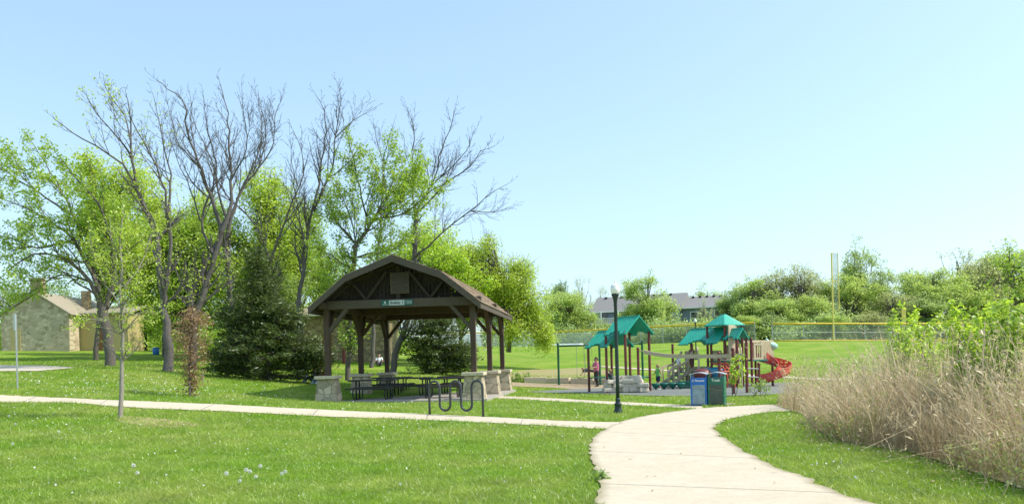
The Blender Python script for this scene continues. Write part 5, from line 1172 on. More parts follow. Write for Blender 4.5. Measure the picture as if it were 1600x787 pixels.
# cedars
def cedar(label, base, Y, blobs_px, seed, n, trunk_px):
    rng = np.random.default_rng(seed); s = Y / F; T_ = Tubes(); b = foot(base, Y)
    tr = spline([np.array(b) - (0, 0, .2)] + [np.array(at(x, y, Y)) for x, y in trunk_px], .4); T_.add(tr, np.linspace(.16, .03, len(tr)), 8)
    C_, D_c, TB = [], [], []; w = np.array([q[5] for q in blobs_px], float); w /= w.sum()
    ncl = n // 70
    for k in range(ncl):
        x, y, rx, ry, o, wt = blobs_px[rng.choice(len(blobs_px), p=w)]; d = rng.normal(size=3); d /= np.linalg.norm(d); rr = rng.random() ** .45
        cc = np.array(at(x, y, Y + o)) + d * rr * np.array([rx * s, rx * s * .8, ry * s]) * rng.uniform(.9, 1.15)
        if cc[2] < hz(cc[0], cc[1]) + .2: cc[2] = hz(cc[0], cc[1]) + .2 + .3 * rng.random()
        i = max(0, min(len(tr) - 1, np.searchsorted(tr[:, 2], cc[2] - .2))); B = spline([tr[i], (tr[i] + cc) / 2 + (0, 0, -.12), cc], .4); T_.add(B, np.linspace(.035, .008, len(B)), 4)
        out = cc - tr[i]; L0 = np.linalg.norm(out); out /= L0 + 1e-6; sdv = np.array([-out[1], out[0], 0]); out2 = out.copy(); out2[2] += .35
        m = int(70 * rng.uniform(.5, 1.5)); u = rng.uniform(-.9, .45, m); v = rng.normal(size=m) * .24 * (1.1 - .6 * (u + .5)); L = cc + out * u[:, None] + sdv * v[:, None] + np.stack([np.zeros(m), np.zeros(m), rng.normal(size=m) * .09 - .10 * np.abs(v) - .15 * u ** 2], 1)
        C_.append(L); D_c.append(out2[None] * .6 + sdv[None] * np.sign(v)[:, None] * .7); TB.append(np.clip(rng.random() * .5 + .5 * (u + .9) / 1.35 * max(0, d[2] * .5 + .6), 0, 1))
    c = np.concatenate(C_); me = leaf_mesh('crown', c, .20, rng, b, tint_bias=np.concatenate(TB), aspect=.26, dirs=np.concatenate(D_c), flat=.3)
    return make_tree('cedar_tree', label, b, T_, M['bark'], me, M['cedar'], 'dark cedars near the shelter')
cedar('large dark cedar spreading to the ground left of the shelter', 420, 37, [(420, 548, 82, 44, 0, 1.4), (356, 560, 30, 34, 0, .6), (487, 558, 28, 36, 0, .6), (408, 485, 46, 40, 0, .7), (404, 435, 24, 36, 0, .3), (401, 402, 10, 20, 0, .1)  , (450, 505, 26, 30, 0, .4), (365, 505, 26, 30, 0, .3)], 71, 36000, [(418, 540), (410, 470), (402, 400)])
cedar('dark cedar filling the space behind the right shelter piers', 668, 47, [(690, 545, 48, 42, 0, 1), (655, 530, 32, 45, 0, .6), (720, 560, 24, 28, 0, .4), (680, 500, 40, 22, 0, .4)], 72, 20000, [(664, 553), (673, 530), (680, 500)])

# ------------------------------------------------------------------ young trees near the walks
ps = [([(187.5, 655), (187.5, 565), (187.5, 483), (189, 422), (190, 371), (192, 322)], .075, .010, 0), ([(189, 505), (200, 494), (222, 490), (250, 486)], .025, .008, .3), ([(187, 520), (165, 505), (140, 498), (118, 505)], .022, .008, -.4), ([(188, 480), (165, 440), (150, 400), (140, 360)], .028, .008, -.5), ([(188, 460), (215, 420), (232, 385), (240, 350)], .028, .008, .5), ([(189, 430), (180, 390), (172, 345)], .02, .007, .3), ([(188, 500), (205, 460), (228, 440)], .02, .007, -.5)]
bare('young_tree', 'slender young tree with pale trunk and tiny new leaves in the left foreground', ps, 18.5, 81, dict(maxlvl=3, trop=.1, wig=.2, dens=[0, 3.6, 4.5], ratio=.5, limb_dens=8, limb_len=.8, limb_from=.34, ang=(.4, 1.0), rmin=.003), 'leaf_yellow', per=3.4, size=.055, bark='bark_pale', group='young trees', frac=.8)
def rusty():
    rng = np.random.default_rng(82); Y = 26; b = gnd(297, 621); T_ = Tubes(); s = Y / F
    T_.add(spline([np.array(b) - (0, 0, .1)] + [np.array(at(x, y, Y)) for x, y in ((296, 580), (298, 540), (303, 500), (300, 470))], .2), np.linspace(.03, .006, 24)[:len(spline([np.array(b) - (0, 0, .1)] + [np.array(at(x, y, Y)) for x, y in ((296, 580), (298, 540), (303, 500), (300, 470))], .2))] if False else np.linspace(.03, .006, len(spline([np.array(b) - (0, 0, .1)] + [np.array(at(x, y, Y)) for x, y in ((296, 580), (298, 540), (303, 500), (300, 470))], .2))), 7)
    C_ = []
    for k in range(170):
        t = rng.random() ** .8; py = 614 - t * 128; hw = float(np.interp(py, [485, 500, 520, 545, 570, 590, 614], [10, 26, 34, 33, 22, 13, 7])); px = 299 + rng.uniform(-1, 1) * hw * rng.random() ** .3; c = np.array(at(px, py, Y + rng.normal() * hw * s * .6))
        a = np.array(at(298, min(py + 18, 615), Y)); T_.add([a, (a + c) / 2 + (0, 0, .04), c], [.008, .006, .003], 3); C_.append(c + rng.normal(size=(19, 3)) * .12)
    c = np.concatenate(C_); make_tree('young_tree', 'reddish brown leafed young tree on the lawn before the cedar', b, T_, M['bark'], leaf_mesh('crown', c, .075, rng, b, flat=.2), M['leaf_rust'], 'young trees')
rusty()
def sprig(name, label, base, Y, top_px, spread, nst, seed, lm, size, per, cat, hgt=None, group=None):
    """several thin stems with leaves in tufts"""
    rng = np.random.default_rng(seed); T_ = Tubes(); C_ = []; s = Y / F
    for k in range(nst):
        tp = np.array(at(top_px[0] + rng.normal() * spread[0], top_px[1] + abs(rng.normal()) * spread[1], Y + rng.normal() * spread[0] * s)); b0 = np.array(base) + np.array([rng.normal() * .05 * nst ** .5, rng.normal() * .05 * nst ** .5, -.05])
        S = spline([b0, b0 * .5 + tp * .5 + rng.normal(size=3) * .08, tp], .12); T_.add(S, np.linspace(.012, .003, len(S)), 4)
        for i in range(len(S) // 3, len(S)):
            if rng.random() < .75:
                d = rng.normal(size=3); d /= np.linalg.norm(d); q = S[i] + d * rng.uniform(.05, .28) * (1.2 - .6 * i / len(S)); T_.add([S[i], (S[i] + q) / 2 + (0, 0, .02), q], [.004, .003, .002], 3)
                for t in (.4, .7, 1): C_.append(S[i] * (1 - t) + q * t + rng.normal(size=(per, 3)) * .045)
    c = np.concatenate(C_); return make_tree(name, label, Vector(base), T_, M['bark'], leaf_mesh('leaves', c, size, rng, base, flat=.5), M[lm], group, crown='leaves', cat=cat)
sprig('sapling', 'small sapling with yellow green leaves behind the green trash bin', foot(1147.5, 27.8), 27.8, (1151, 548), (9, 12), 4, 91, 'leaf_lime', .10, 5, 'sapling')
sprig('young_plant', 'low leafy weed at the edge of the play surface right of the bins', foot(1187, 27), 27, (1184, 592), (9, 9), 6, 92, 'leaf_mid', .09, 3, 'plant')
for k, (px, Y, lab) in enumerate(((808, 46.5, 'left of two small weedy shrubs on the bank behind the right piers'), (824, 46.5, 'right of two small weedy shrubs on the bank behind the right piers'))): sprig('bank_shrub', lab, foot(px, Y), Y, (px, 582), (5, 6), 9, 93 + k, 'leaf_mid', .12, 4, 'shrub')
for k, (bx_p, Y, tp, spd, nst, lm, sz, per, lab) in enumerate(((1415, 15.5, (1425, 466), (28, 60), 15, 'leaf_lime', .09, 6, 'airy bright green shrub rising through the dry grass near the pale post'), (1462, 14.5, (1465, 490), (26, 45), 14, 'leaf_lime', .07, 5, 'bright leafed shrub in the middle of the dry grass patch'), (1525, 12.5, (1530, 470), (34, 65), 34, 'leaf_lime', .085, 7, 'dense green shrub in the dry grass left of the right edge tree'), (1590, 11.5, (1585, 475), (36, 70), 36, 'leaf_bright', .085, 7, 'leafy lime shrub at the right edge above the dry grass'), (1335, 17, (1345, 560), (26, 30), 7, 'leaf_olive', .05, 3, 'thin olive twigged shrub in the left part of the dry grass'), (1478, 24, (1492, 500), (40, 40), 14, 'leaf_bright', .11, 6, 'green thicket shrub behind the dry grass before the fence'), (1560, 22, (1565, 478), (42, 45), 24, 'leaf_bright', .11, 7, 'broad green thicket shrub under the right edge tree'))):
    sprig('wild_shrub', lab, foot(bx_p, Y), Y, tp, spd, nst, 100 + k, lm, sz, per, 'shrub', group='wild shrubs in the dry grass')
te = [([(1588, 640), (1588, 540), (1585, 470), (1582, 420), (1578, 390)], .1, .015, 0), ([(1586, 500), (1565, 480), (1550, 470)], .03, .008, .4), ([(1586, 480), (1605, 450), (1618, 420)], .03, .008, -.4), ([(1587, 540), (1560, 520), (1540, 515)], .03, .008, -.5), ([(1587, 530), (1615, 510), (1640, 490)], .03, .008, .5), ([(1588, 570), (1560, 560), (1545, 560)], .03, .008, .5), ([(1584, 450), (1570, 430), (1566, 410)], .02, .006, .2)]
bare('leafy_tree', 'narrow glossy green tree at the right edge of the view', te, 26, 62, dict(PB, maxlvl=3, trop=.2, limb_dens=4.0, limb_len=.85, limb_from=.15, dens=[0, 3.6, 4.5], rmin=.004), 'leaf_bright', per=2.6, size=.13, bark='bark', frac=1, group=None)

# ------------------------------------------------------------------ tree belt behind the fences
def proto(seed, lm, ncl, per, leaf, nl):
    """rounded crown of many small clumps on real limbs, with a few feathery shoots at the outside"""
    rng = np.random.default_rng(seed); bl = []
    for k in range(9):
        a = rng.uniform(0, 2 * PI); r = rng.uniform(.6, 2.7); z = rng.uniform(2.0, 6.6); bl.append((np.array([r * math.cos(a), r * math.sin(a), z]), rng.uniform(.9, 1.8, 3) * (1, 1, .8), rng.uniform(.5, 1)))
    bl += [(np.array([0, 0, 7.2]), np.array([1.5, 1.5, 1.2]), .5), (np.array([0, 0, 1.2]), np.array([2.4, 2.4, .9]), .6), (np.array([0, 0, 4.6]), np.array([2.6, 2.6, 2.4]), .7)]
    T_, c, tb = blob_tree([(0, 0, -.3), (.15, .1, 2), (0, .2, 4.5), (.1, .1, 7.0)], bl, rng, ncl, per, leaf, .36, .2, shell=.5, flatz=.8); tips = []
    P = dict(maxlvl=3, trop=.1, wig=.14, dens=[0, 1.5, 2.2], ratio=.52, ang=(.4, .9), rmin=.012)
    for k in range(nl):
        a = 2 * PI * (k + rng.random() * .7) / nl; d = np.array([math.cos(a), math.sin(a), rng.uniform(.5, 1.8)]); grow(T_, tips, rng, np.array([0, .05, rng.uniform(1, 3.5)]), d, rng.uniform(3.2, 4.4), .08, 1, P)
    if nl:
        q = np.array([t[0] for t in tips]); q = np.repeat(q, rng.poisson(3, len(q)), 0); q = q + np.clip(rng.normal(size=q.shape), -1.5, 1.5) * .15; c = np.concatenate([c, q]); tb = np.concatenate([tb, rng.random(len(q))])
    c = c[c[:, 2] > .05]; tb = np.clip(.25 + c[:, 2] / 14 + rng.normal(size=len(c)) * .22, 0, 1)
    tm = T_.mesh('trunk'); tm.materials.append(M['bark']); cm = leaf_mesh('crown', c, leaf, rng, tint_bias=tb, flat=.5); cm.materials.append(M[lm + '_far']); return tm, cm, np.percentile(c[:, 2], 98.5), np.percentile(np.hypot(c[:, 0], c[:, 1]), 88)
PR = {k: proto(200 + i, k, n, p, l, q) for i, (k, n, p, l, q) in enumerate((('leaf_bright', 210, 85, .21, 2), ('leaf_mid', 210, 85, .21, 3), ('leaf_olive', 170, 62, .19, 6), ('leaf_lime', 200, 80, .20, 2), ('leaf_pale', 110, 44, .18, 9), ('leaf_deep', 210, 85, .21, 3)))}
rr = random.Random(8)
def belt(px, top, hw, Y, lm, lab, group, name='belt_tree', cat='tree'):
    f = foot(px, Y); tm, cm, zt, xr_ = PR[lm]; t = thing(name, lab, cat, f, rr.uniform(0, 6), group)
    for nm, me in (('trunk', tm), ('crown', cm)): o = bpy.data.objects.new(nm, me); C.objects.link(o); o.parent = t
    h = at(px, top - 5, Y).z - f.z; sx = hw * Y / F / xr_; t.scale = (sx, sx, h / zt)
G1 = 'trees beyond the right outfield fence'
for a in [(1148, 462, 30, 108, 'leaf_mid', 'tree at the left end of the belt just right of the hip roof'), (1180, 447, 40, 104, 'leaf_bright', 'rounded green tree over the gap between the two fences'), (1218, 432, 38, 106, 'leaf_olive', 'olive tree left of the thin topped olive trees'), (1252, 425, 36, 104, 'leaf_olive', 'tallest olive tree between the fence gap and the foul pole'),
          (1288, 438, 34, 110, 'leaf_pale', 'pale thin tree directly left of the foul pole'), (1341, 402, 28, 122, 'leaf_mid', 'tall tree top just right of the foul pole'), (1330, 438, 44, 102, 'leaf_lime', 'lime green tree under the tall tree top right of the foul pole'), (1380, 432, 26, 118, 'leaf_mid', 'small topped tree in the dip right of the foul pole'),
          (1395, 465, 40, 100, 'leaf_olive', 'low olive tree behind the short pale post'), (1420, 436, 36, 112, 'leaf_bright', 'green tree above the short pale post'), (1462, 432, 48, 104, 'leaf_lime', 'broad lime tree above the airy shrub'), (1500, 402, 50, 116, 'leaf_pale', 'high pale crowned tree left of the right edge tree'), (1535, 415, 46, 106, 'leaf_olive', 'olive tree behind the narrow right edge tree'),
          (1500, 452, 44, 98, 'leaf_lime', 'low lime tree before the high pale crown'), (1572, 408, 50, 112, 'leaf_mid', 'mid green tree rising behind the right edge tree'), (1620, 400, 60, 108, 'leaf_bright', 'tree cut by the right border of the view'), (1270, 470, 40, 98, 'leaf_lime', 'low bright tree left of the foul pole foot'), (1225, 475, 36, 97, 'leaf_bright', 'low green tree right of the fence gap'), (1440, 474, 38, 97, 'leaf_mid', 'low mid green tree right of the short pale post'), (1555, 468, 44, 97, 'leaf_olive', 'low olive tree at the right end of the yellow capped fence')]:
    belt(*a, G1)
G2 = 'trees around the apartment block'
for a in [(893, 466, 40, 118, 'leaf_bright', 'round green tree left of the apartment block'), (1016, 441, 36, 120, 'leaf_bright', 'tall green tree in front of the middle of the apartment block'), (988, 484, 22, 124, 'leaf_lime', 'small bushy tree left of the tall tree by the apartments'), (1042, 492, 22, 122, 'leaf_bright', 'low tree right of the tall tree by the apartments'), (912, 444, 24, 185, 'leaf_pale', 'pale tree rising behind the left end of the apartment roof'),
          (880, 452, 20, 190, 'leaf_deep', 'dark tree behind the round green tree'), (942, 458, 20, 195, 'leaf_pale', 'small pale tree top over the left apartment roof'), (1100, 474, 14, 135, 'leaf_pale', 'thin brownish tree before the right apartment wall'), (1098, 464, 26, 195, 'leaf_mid', 'tree top over the right apartment roof'), (1124, 470, 24, 190, 'leaf_bright', 'tree beside the dark gabled house'), (980, 460, 18, 200, 'leaf_pale', 'faint tree top between the lamp post and the tall tree'),
          (866, 466, 30, 150, 'leaf_mid', 'tree half hidden by the drooping yellow tree')]:
    belt(*a, G2)
G3 = 'low bushes behind the outfield fence'
for a in [(1020, 512, 30, 104, 'leaf_pale', 'pale bush behind the fence under the tall tree'), (1065, 510, 30, 100, 'leaf_olive', 'olive bush behind the fence left of the small lamp'), (1110, 508, 26, 97, 'leaf_bright', 'green bush behind the fence right of the small lamp'), (1165, 500, 30, 92, 'leaf_lime', 'lime bush behind the left end of the fence gap'), (1205, 498, 28, 92, 'leaf_mid', 'bush seen through the fence gap'), (1290, 500, 36, 92, 'leaf_bright', 'bush behind the fence at the foul pole'), (1360, 496, 36, 93, 'leaf_olive', 'bush behind the fence between the two yellow poles'), (1480, 498, 40, 95, 'leaf_bright', 'bush behind the fence below the broad lime tree'), (940, 512, 30, 116, 'leaf_mid', 'bush below the apartment balcony')]:
    belt(*a, G3, 'bush', 'bush')

def thicket(name, label, pts, depth, hgt, lm, seed, n, kind='hedge'):
    rng = np.random.default_rng(seed); P = [foot(px, Y) for px, Y in pts]; C_ = []
    run = np.concatenate([[0], np.cumsum([(b - a).xy.length for a, b in zip(P[:-1], P[1:])])])
    for k in range(n):
        t = rng.random() * run[-1]; x = np.interp(t, run, [p.x for p in P]); y = np.interp(t, run, [p.y for p in P]) + rng.random() * depth; hh = hgt * (.55 + .45 * math.sin(t * .55) * math.sin(t * .23 + 1)) ; z = hz(x, y) + rng.random() * hh
        C_.append(np.array([x, y, z]) + rng.normal(size=(34, 3)) * np.array([.6, .6, .45]))
    o = link(name, leaf_mesh(name, np.concatenate(C_), .30, rng), M[lm]); tag(o, label, 'thicket', kind='stuff')
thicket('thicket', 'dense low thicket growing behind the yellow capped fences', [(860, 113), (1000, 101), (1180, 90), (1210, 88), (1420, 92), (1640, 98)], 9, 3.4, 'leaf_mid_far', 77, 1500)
thicket('undergrowth_belt', 'green undergrowth belt behind the cottage and the grove', [(-120, 84), (60, 80), (240, 74), (420, 70), (640, 72)], 10, 5.0, 'leaf_bright', 78, 1500)
def far_wood():
    rng = np.random.default_rng(5); C_ = []
    for k in range(900):
        a = rng.uniform(-1.0, 1.0); Y = rng.uniform(230, 300); c = np.array([a * Y * .95, Y, 3.8 + rng.random() * 7 * (.6 + .4 * math.sin(a * 17))]); C_.append(c + rng.normal(size=(22, 3)) * 2.0)
    c = np.concatenate(C_); c = c[c[:, 2] > 3.5]
    o = link('far_wood', leaf_mesh('far_wood', c, 1.3, rng), M['leaf_mid']); tag(o, 'far band of woodland along the horizon', 'wood', kind='stuff')
far_wood()

# ------------------------------------------------------------------ tall dry grass on the right
EDGE = GL([(1256, 649), (1268, 664), (1290, 682), (1330, 694), (1420, 708), (1500, 734), (1600, 768)])
BR = [(EDGE[0][0] + .6, EDGE[0][1] + 4.0)] + EDGE + [(5.15, 6.2), (5.1, 3.5), (26, 3.5), (26, 27), (12, 27)]
AREAS.append(np.array(BR))
drape('thatch', BR, M['bare'], .03, holes=False)
def dry():
    rng = np.random.default_rng(33); n0 = 330000; x = rng.uniform(4.5, 22, n0); y = rng.uniform(3.5, 27, n0); k = inside(x, y, np.array(BR)) & (x < y * .86 + 1.5); x, y = x[k], y[k]
    ed = np.array(EDGE + [(5.15, 6.2), (5.1, 3.5)]); S = spline([(a, b, 0) for a, b in ed], .15)[:, :2]
    de = np.min(np.hypot(x[:, None] - S[None, ::3, 0], y[:, None] - S[None, ::3, 1]), 1)
    k = rng.random(len(x)) < np.clip(1.1 * np.exp(-de / 2.2) + .12, 0, 1) * np.clip(13 / y, .25, 1); x, y, de = x[k], y[k], de[k]; n = len(x)
    f1 = np.sin(x * 2.3 + np.sin(y * 1.7) * 2 + .7); f2 = np.sin(y * 2.9 + np.sin(x * 2.1) * 1.7); f3 = np.sin(x * 5.3 + y * 3.1 + 2 * f1); clump = np.clip(.5 + .3 * f1 * f2 + .25 * f3, 0, 1)
    k = rng.random(n) < .95 * (.30 + .70 * clump) * np.clip(.30 + np.hypot(x - EDGE[0][0], y - EDGE[0][1]) / 4.5, 0, 1); x, y, de, f1, f2, clump = (q[k] for q in (x, y, de, f1, f2, clump)); n = len(x)
    h = rng.gamma(7, .168, n) * (.55 + .45 * np.clip(de / .9, 0, 1)) * (.72 + .42 * clump); h = np.clip(h, .1, 1.9)
    h *= np.clip(.50 + .50 * (np.hypot(x - EDGE[0][0], y - EDGE[0][1]) / 4.5), .5, 1) * np.where(y > 16, .8, 1)
    sh = rng.random(n) < .25; h[sh] *= rng.uniform(.2, .5, sh.sum())
    lean = rng.normal(size=(n, 2)) * .24 + np.stack([f2 * .32 - .05, f1 * .2 - .05], 1); big = rng.random(n) < .09; lean[big] *= 2.2
    w = rng.uniform(.0018, .0052, n) * np.clip(y / 9, 1, 2); wide = rng.random(n) < .06; w[wide] *= 2.2; sp = (rng.random(n) < .5) & sh & (de < .7); x = x - sp * rng.random(n) * .45; y = y - sp * rng.random(n) * .25; P0 = np.stack([x, y, HZ(x, y)], 1)
    th = rng.uniform(0, PI, n); B = np.stack([np.cos(th), np.sin(th), np.zeros(n)], 1) * w[:, None]
    kink = rng.random(n) < .22; kd = rng.normal(size=(n, 2)) * .45 * h[:, None] * kink[:, None]; kz = np.where(kink, rng.uniform(.15, .55, n), 0) * h
    V = []
    for t, ws in ((0, 1), (.35, 1), (.7, .8), (1., .35)):
        off = np.concatenate([lean * (h * t ** 1.6)[:, None] + (kd * max(0, t - .55) / .45), (h * (t - .22 * t * t * np.hypot(*lean.T).clip(0, 1.6)) - kz * max(0, t - .55) / .45)[:, None]], 1); c = P0 + off; c[:, 2] = np.maximum(c[:, 2], P0[:, 2] + .02 * t)
        V += [c - B * ws, c + B * ws]
    V = np.stack(V, 1).reshape(-1, 3); i = np.arange(n)[:, None] * 8
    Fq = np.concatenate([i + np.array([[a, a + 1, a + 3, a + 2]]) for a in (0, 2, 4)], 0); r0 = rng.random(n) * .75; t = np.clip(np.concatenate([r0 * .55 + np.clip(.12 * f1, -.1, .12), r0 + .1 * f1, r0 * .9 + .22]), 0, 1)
    # seed plumes and curled leaves
    tipi = np.where((h > .9) & ~big & (rng.random(n) < .30))[0]; tips = V.reshape(n, 8, 3)[tipi, 6]; C_ = np.repeat(tips, 4, 0) + rng.normal(size=(len(tips) * 4, 3)) * np.array([.02, .02, .05]) - np.array([0, 0, .05])
    LV, LF, LT = leaves(C_, .075, rng, aspect=.22, flat=.1, droop=.6)
    lf_i = np.where((rng.random(n) < .5) & ~sp & ~big)[0]; q = V.reshape(n, 8, 3)[lf_i, 2] * .5 + V.reshape(n, 8, 3)[lf_i, 4] * .5
    LV2, LF2, LT2 = leaves(q + rng.normal(size=q.shape) * .02, .15, rng, aspect=.07, flat=.1, droop=.9)
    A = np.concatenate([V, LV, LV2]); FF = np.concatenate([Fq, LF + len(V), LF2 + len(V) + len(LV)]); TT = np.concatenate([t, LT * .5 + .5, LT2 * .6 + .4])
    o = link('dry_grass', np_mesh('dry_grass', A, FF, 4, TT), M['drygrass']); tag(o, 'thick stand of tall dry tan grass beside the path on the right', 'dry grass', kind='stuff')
    # green shoots among the dry stalks
    m = 23000; k = rng.integers(0, n, m); c = P0[k] + np.stack([rng.normal(size=m) * .1, rng.normal(size=m) * .1, rng.uniform(.1, 1.35, m) * np.clip(de[k] / 1.2, .25, 1)], 1); 
    sel = np.sin(c[:, 0] * 1.9 + 1) * np.sin(c[:, 1] * 1.3) > .05; c = c[sel]
    c = np.repeat(c, 3, 0) + rng.normal(size=(len(c) * 3, 3)) * .05
    o = link('green_undergrowth', leaf_mesh('green_undergrowth', c, .05, rng, flat=.4), M['leaf_olive']); tag(o, 'olive green leafy undergrowth tangled among the dry grass stalks', 'undergrowth', kind='stuff')
dry()
def weed():
    rng = np.random.default_rng(140); g = gnd(939, 752); a = rng.uniform(0, 2 * PI, 26); r = rng.uniform(.02, .10, 26); c = np.stack([np.cos(a) * r, np.sin(a) * r, rng.uniform(.02, .10, 26)], 1)
    o = link('weed', leaf_mesh('weed', c, .085, rng, dirs=np.stack([np.cos(a), np.sin(a), a * 0 + .4], 1), flat=.9, aspect=.6), M['leaf_deep']); o.location = g; tag(o, 'small dark green broadleaf weed at the left edge of the path', 'weed')
weed()
# ------------------------------------------------------------------ grass blades (after all bare areas are known)
def blades():
    rng = np.random.default_rng(11)
    n = 620000
    d = 5.5 * (52 / 5.5) ** rng.random(n) ** 1.0           # log-uniform depth: density falls with the square of distance
    u = rng.uniform(-.86, .86, n); x = u * d; y = d
    keep = np.ones(n, bool)
    for a in AREAS: keep &= ~inside(x, y, a)
    for w in WORN: keep &= ~(inside(x, y, np.array(w)) & (rng.random(n) < .38))
    x, y, d = x[keep], y[keep], d[keep]; n = len(x)
    z = HZ(x, y)
    k = np.maximum(1, d / 11)
    cl = np.sin(x * 2.1 + 1.3 * np.sin(y * 1.7)) * np.sin(y * 2.6 + np.sin(x * 1.3)) * .25 + 1
    h = rng.uniform(.022, .060, n) * cl * np.minimum(k, 1.6); w = rng.uniform(.004, .0085, n) * k
    th = rng.uniform(0, 2 * PI, n); ln = rng.normal(size=(n, 2)) * .95 * h[:, None]
    B = np.stack([np.cos(th) * w, np.sin(th) * w, np.zeros(n)], 1); P = np.stack([x, y, z - .005], 1)
    tip = P + np.concatenate([ln, h[:, None]], 1)
    V = np.stack([P - B, P + B, tip], 1).reshape(-1, 3)
    o = link('grass', np_mesh('grass', V, np.arange(n * 3).reshape(n, 3), 3, rng.random(n)), M['grass'])
    tag(o, 'short bright green lawn grass growing around the paths', 'grass', kind='stuff')
blades()
# white flower specks and distant seed heads in the lawn
def specks():
    rng = np.random.default_rng(12); P = []
    spots = [(60, 660, 60, 14, 60), (220, 610, 90, 8, 150), (110, 600, 80, 9, 60), (480, 690, 200, 30, 60), (680, 668, 90, 6, 60), (390, 622, 70, 5, 40), (900, 645, 60, 8, 30), (850, 552, 70, 8, 40), (1300, 720, 80, 25, 30), (700, 740, 160, 30, 26), (150, 740, 120, 30, 24), (620, 632, 80, 6, 40)]
    for cx, cy, sx, sy, k in spots:
        for _ in range(k):
            px, py = rng.normal(cx, sx), rng.normal(cy, sy)
            if py < 540 or py > 786: continue
            g = gnd(px, py)
            if any(inside(np.array([g.x]), np.array([g.y]), a)[0] for a in AREAS): continue
            P.append(g + Vector((0, 0, rng.uniform(.05, .09))))
    P = np.array(P); d = P[:, 1]
    V, Fq, t = leaves(np.repeat(P, 3, 0), 1, rng, flat=.2, aspect=1)
    c = np.repeat(np.repeat(P, 3, 0), 4, 0); s = np.repeat(np.repeat(np.clip(d * .0014, .022, .055), 3), 4)
    V = c + (V - c) * s[:, None]
    o = link('clover_flowers', np_mesh('clover_flowers', V, Fq, 4, t), M['puff']); tag(o, 'tiny white clover flowers scattered through the lawn', 'flowers', kind='stuff')
specks()
def dandelions():
    sm = MB().tube([(0, 0, 0), (.004, .002, .06), (.0, .0, .115)], [.003, .0025, .002], 5).mesh('stem')
    rng = np.random.default_rng(3); v = rng.normal(size=(260, 3)); v /= np.linalg.norm(v, axis=1, keepdims=True)
    V, Fq, t = leaves(v * .024 + np.array([0, 0, .118]), .012, rng, aspect=.5, dirs=v)
    hm = np_mesh('seed_head', V, Fq, 4, t); sm.materials.append(M['grass']); hm.materials.append(M['puff'])
    first = None
    for px, py in [(209, 735.5), (215, 745.5), (354, 748.5), (375, 757.5), (407, 735), (385, 742), (391, 743.5), (400, 752), (440.5, 745.5), (446, 744), (14, 652), (20, 696), (24, 664), (92, 677)]:
        g = gnd(px, py + 6)
        if first is None:
            first = thing('dandelion', 'round white dandelion seed head on a thin stem in the foreground lawn', 'dandelion', g, 0, 'dandelion seed heads in the foreground lawn')
            for nm, me in (('stem', sm), ('seed_head', hm)):
                o = bpy.data.objects.new(nm, me); C.objects.link(o); o.parent = first
        else: dup(first, g, rng.uniform(0, 6), sc=float(rng.uniform(.75, 1.0)))
dandelions()

def litter():
    rng = np.random.default_rng(17); P = []
    for k in range(420):
        i = rng.integers(0, len(EDGE) - 1); t = rng.random(); a = np.array(EDGE[i]) * (1 - t) + np.array(EDGE[i + 1]) * t; q = a + np.array([-abs(rng.normal()) * .35 + .15, rng.normal() * .15]); P.append((q[0], q[1], hz(*q) + .03))
    for px, py in [(936, 702), (944, 702), (985, 721), (1132, 721), (1012, 747), (1024, 748), (1064, 712), (1180, 735), (960, 684), (1100, 690), (1210, 760), (1020, 772)]: g = gnd(px, py); P.append((g.x, g.y, g.z + .032))
    o = link('leaf_litter', leaf_mesh('leaf_litter', np.array(P), .055, rng, flat=2.5, aspect=.5), M['drygrass']); tag(o, 'small dry fallen leaves scattered on the path and along the dry grass', 'leaf litter', kind='stuff')
litter()
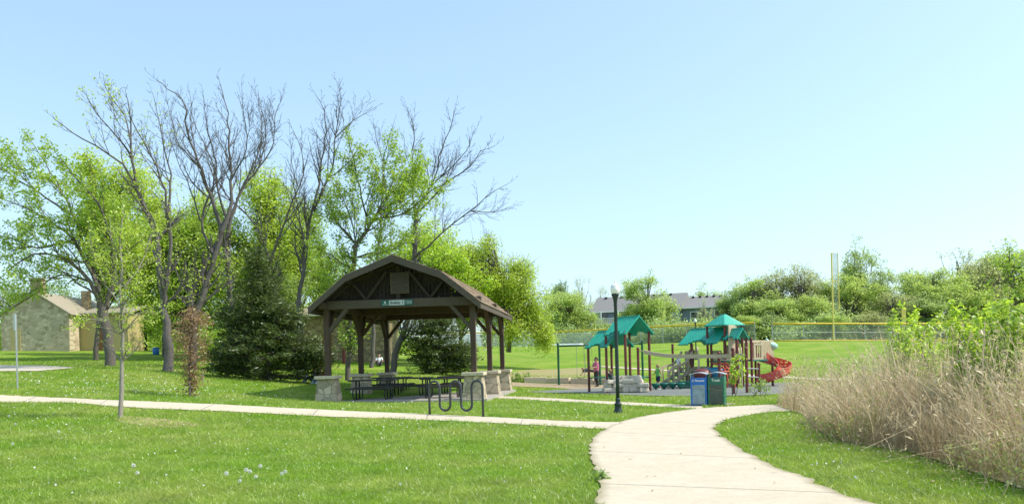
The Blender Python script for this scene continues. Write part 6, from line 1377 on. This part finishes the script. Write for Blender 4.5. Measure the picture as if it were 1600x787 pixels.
# ------------------------------------------------------------------ camera, sun, sky
cam = bpy.data.cameras.new('camera'); co = bpy.data.objects.new('camera', cam); C.objects.link(co)
cam.sensor_width = 36; cam.lens = F / 1600 * 36; cam.shift_y = (HR - 393.5) / 1600; cam.clip_start = .1; cam.clip_end = 9000
co.location = (0, 0, CH); co.matrix_world = Matrix.Translation((0, 0, CH)) @ Matrix.Rotation(PI / 2, 4, 'X') @ Matrix.Rotation(-ROLL, 4, 'Z')
bpy.context.scene.camera = co
EL, AZ = R_(50), R_(93)           # azimuth measured from +Y towards +X
sv = Vector((math.sin(AZ) * math.cos(EL), math.cos(AZ) * math.cos(EL), math.sin(EL)))
sl_ = bpy.data.lights.new('sun', 'SUN'); sl_.energy = 5.0; sl_.angle = R_(.5); sl_.color = (1, .94, .83)
so = bpy.data.objects.new('sun', sl_); C.objects.link(so); so.rotation_euler = sv.to_track_quat('Z', 'Y').to_euler(); so.location = (20, -10, 40)
w = bpy.data.worlds.new('World'); bpy.context.scene.world = w; w.use_nodes = True; nt = w.node_tree; nt.nodes.clear()
wo = nt.nodes.new('ShaderNodeOutputWorld'); bgn = nt.nodes.new('ShaderNodeBackground'); bgn.inputs[1].default_value = .15
sk = nt.nodes.new('ShaderNodeTexSky'); sk.sky_type = 'NISHITA'; sk.sun_disc = False; sk.sun_elevation = EL; sk.sun_rotation = AZ; sk.air_density = 1.0; sk.dust_density = 2.0; sk.ozone_density = 1.0; sk.altitude = 200
gm = nt.nodes.new('ShaderNodeGamma'); gm.inputs[1].default_value = .6; nt.links.new(sk.outputs[0], gm.inputs[0])
c = mixc(nt, 1., gm.outputs[0], (2.58, 3.06, 3.3), 'MULTIPLY')
nt.links.new(c, bgn.inputs[0]); nt.links.new(bgn.outputs[0], wo.inputs[0])
s = bpy.context.scene; s.view_settings.view_transform = 'Standard'; s.view_settings.look = 'None'; s.view_settings.exposure = 0; s.view_settings.gamma = 1
s.render.engine = 'CYCLES'; s.cycles.max_bounces = 8; s.cycles.transparent_max_bounces = 16; s.cycles.use_denoising = True
try: s.cycles.denoiser = 'OPENIMAGEDENOISE'
except Exception: pass
s.cycles.sample_clamp_indirect = 6
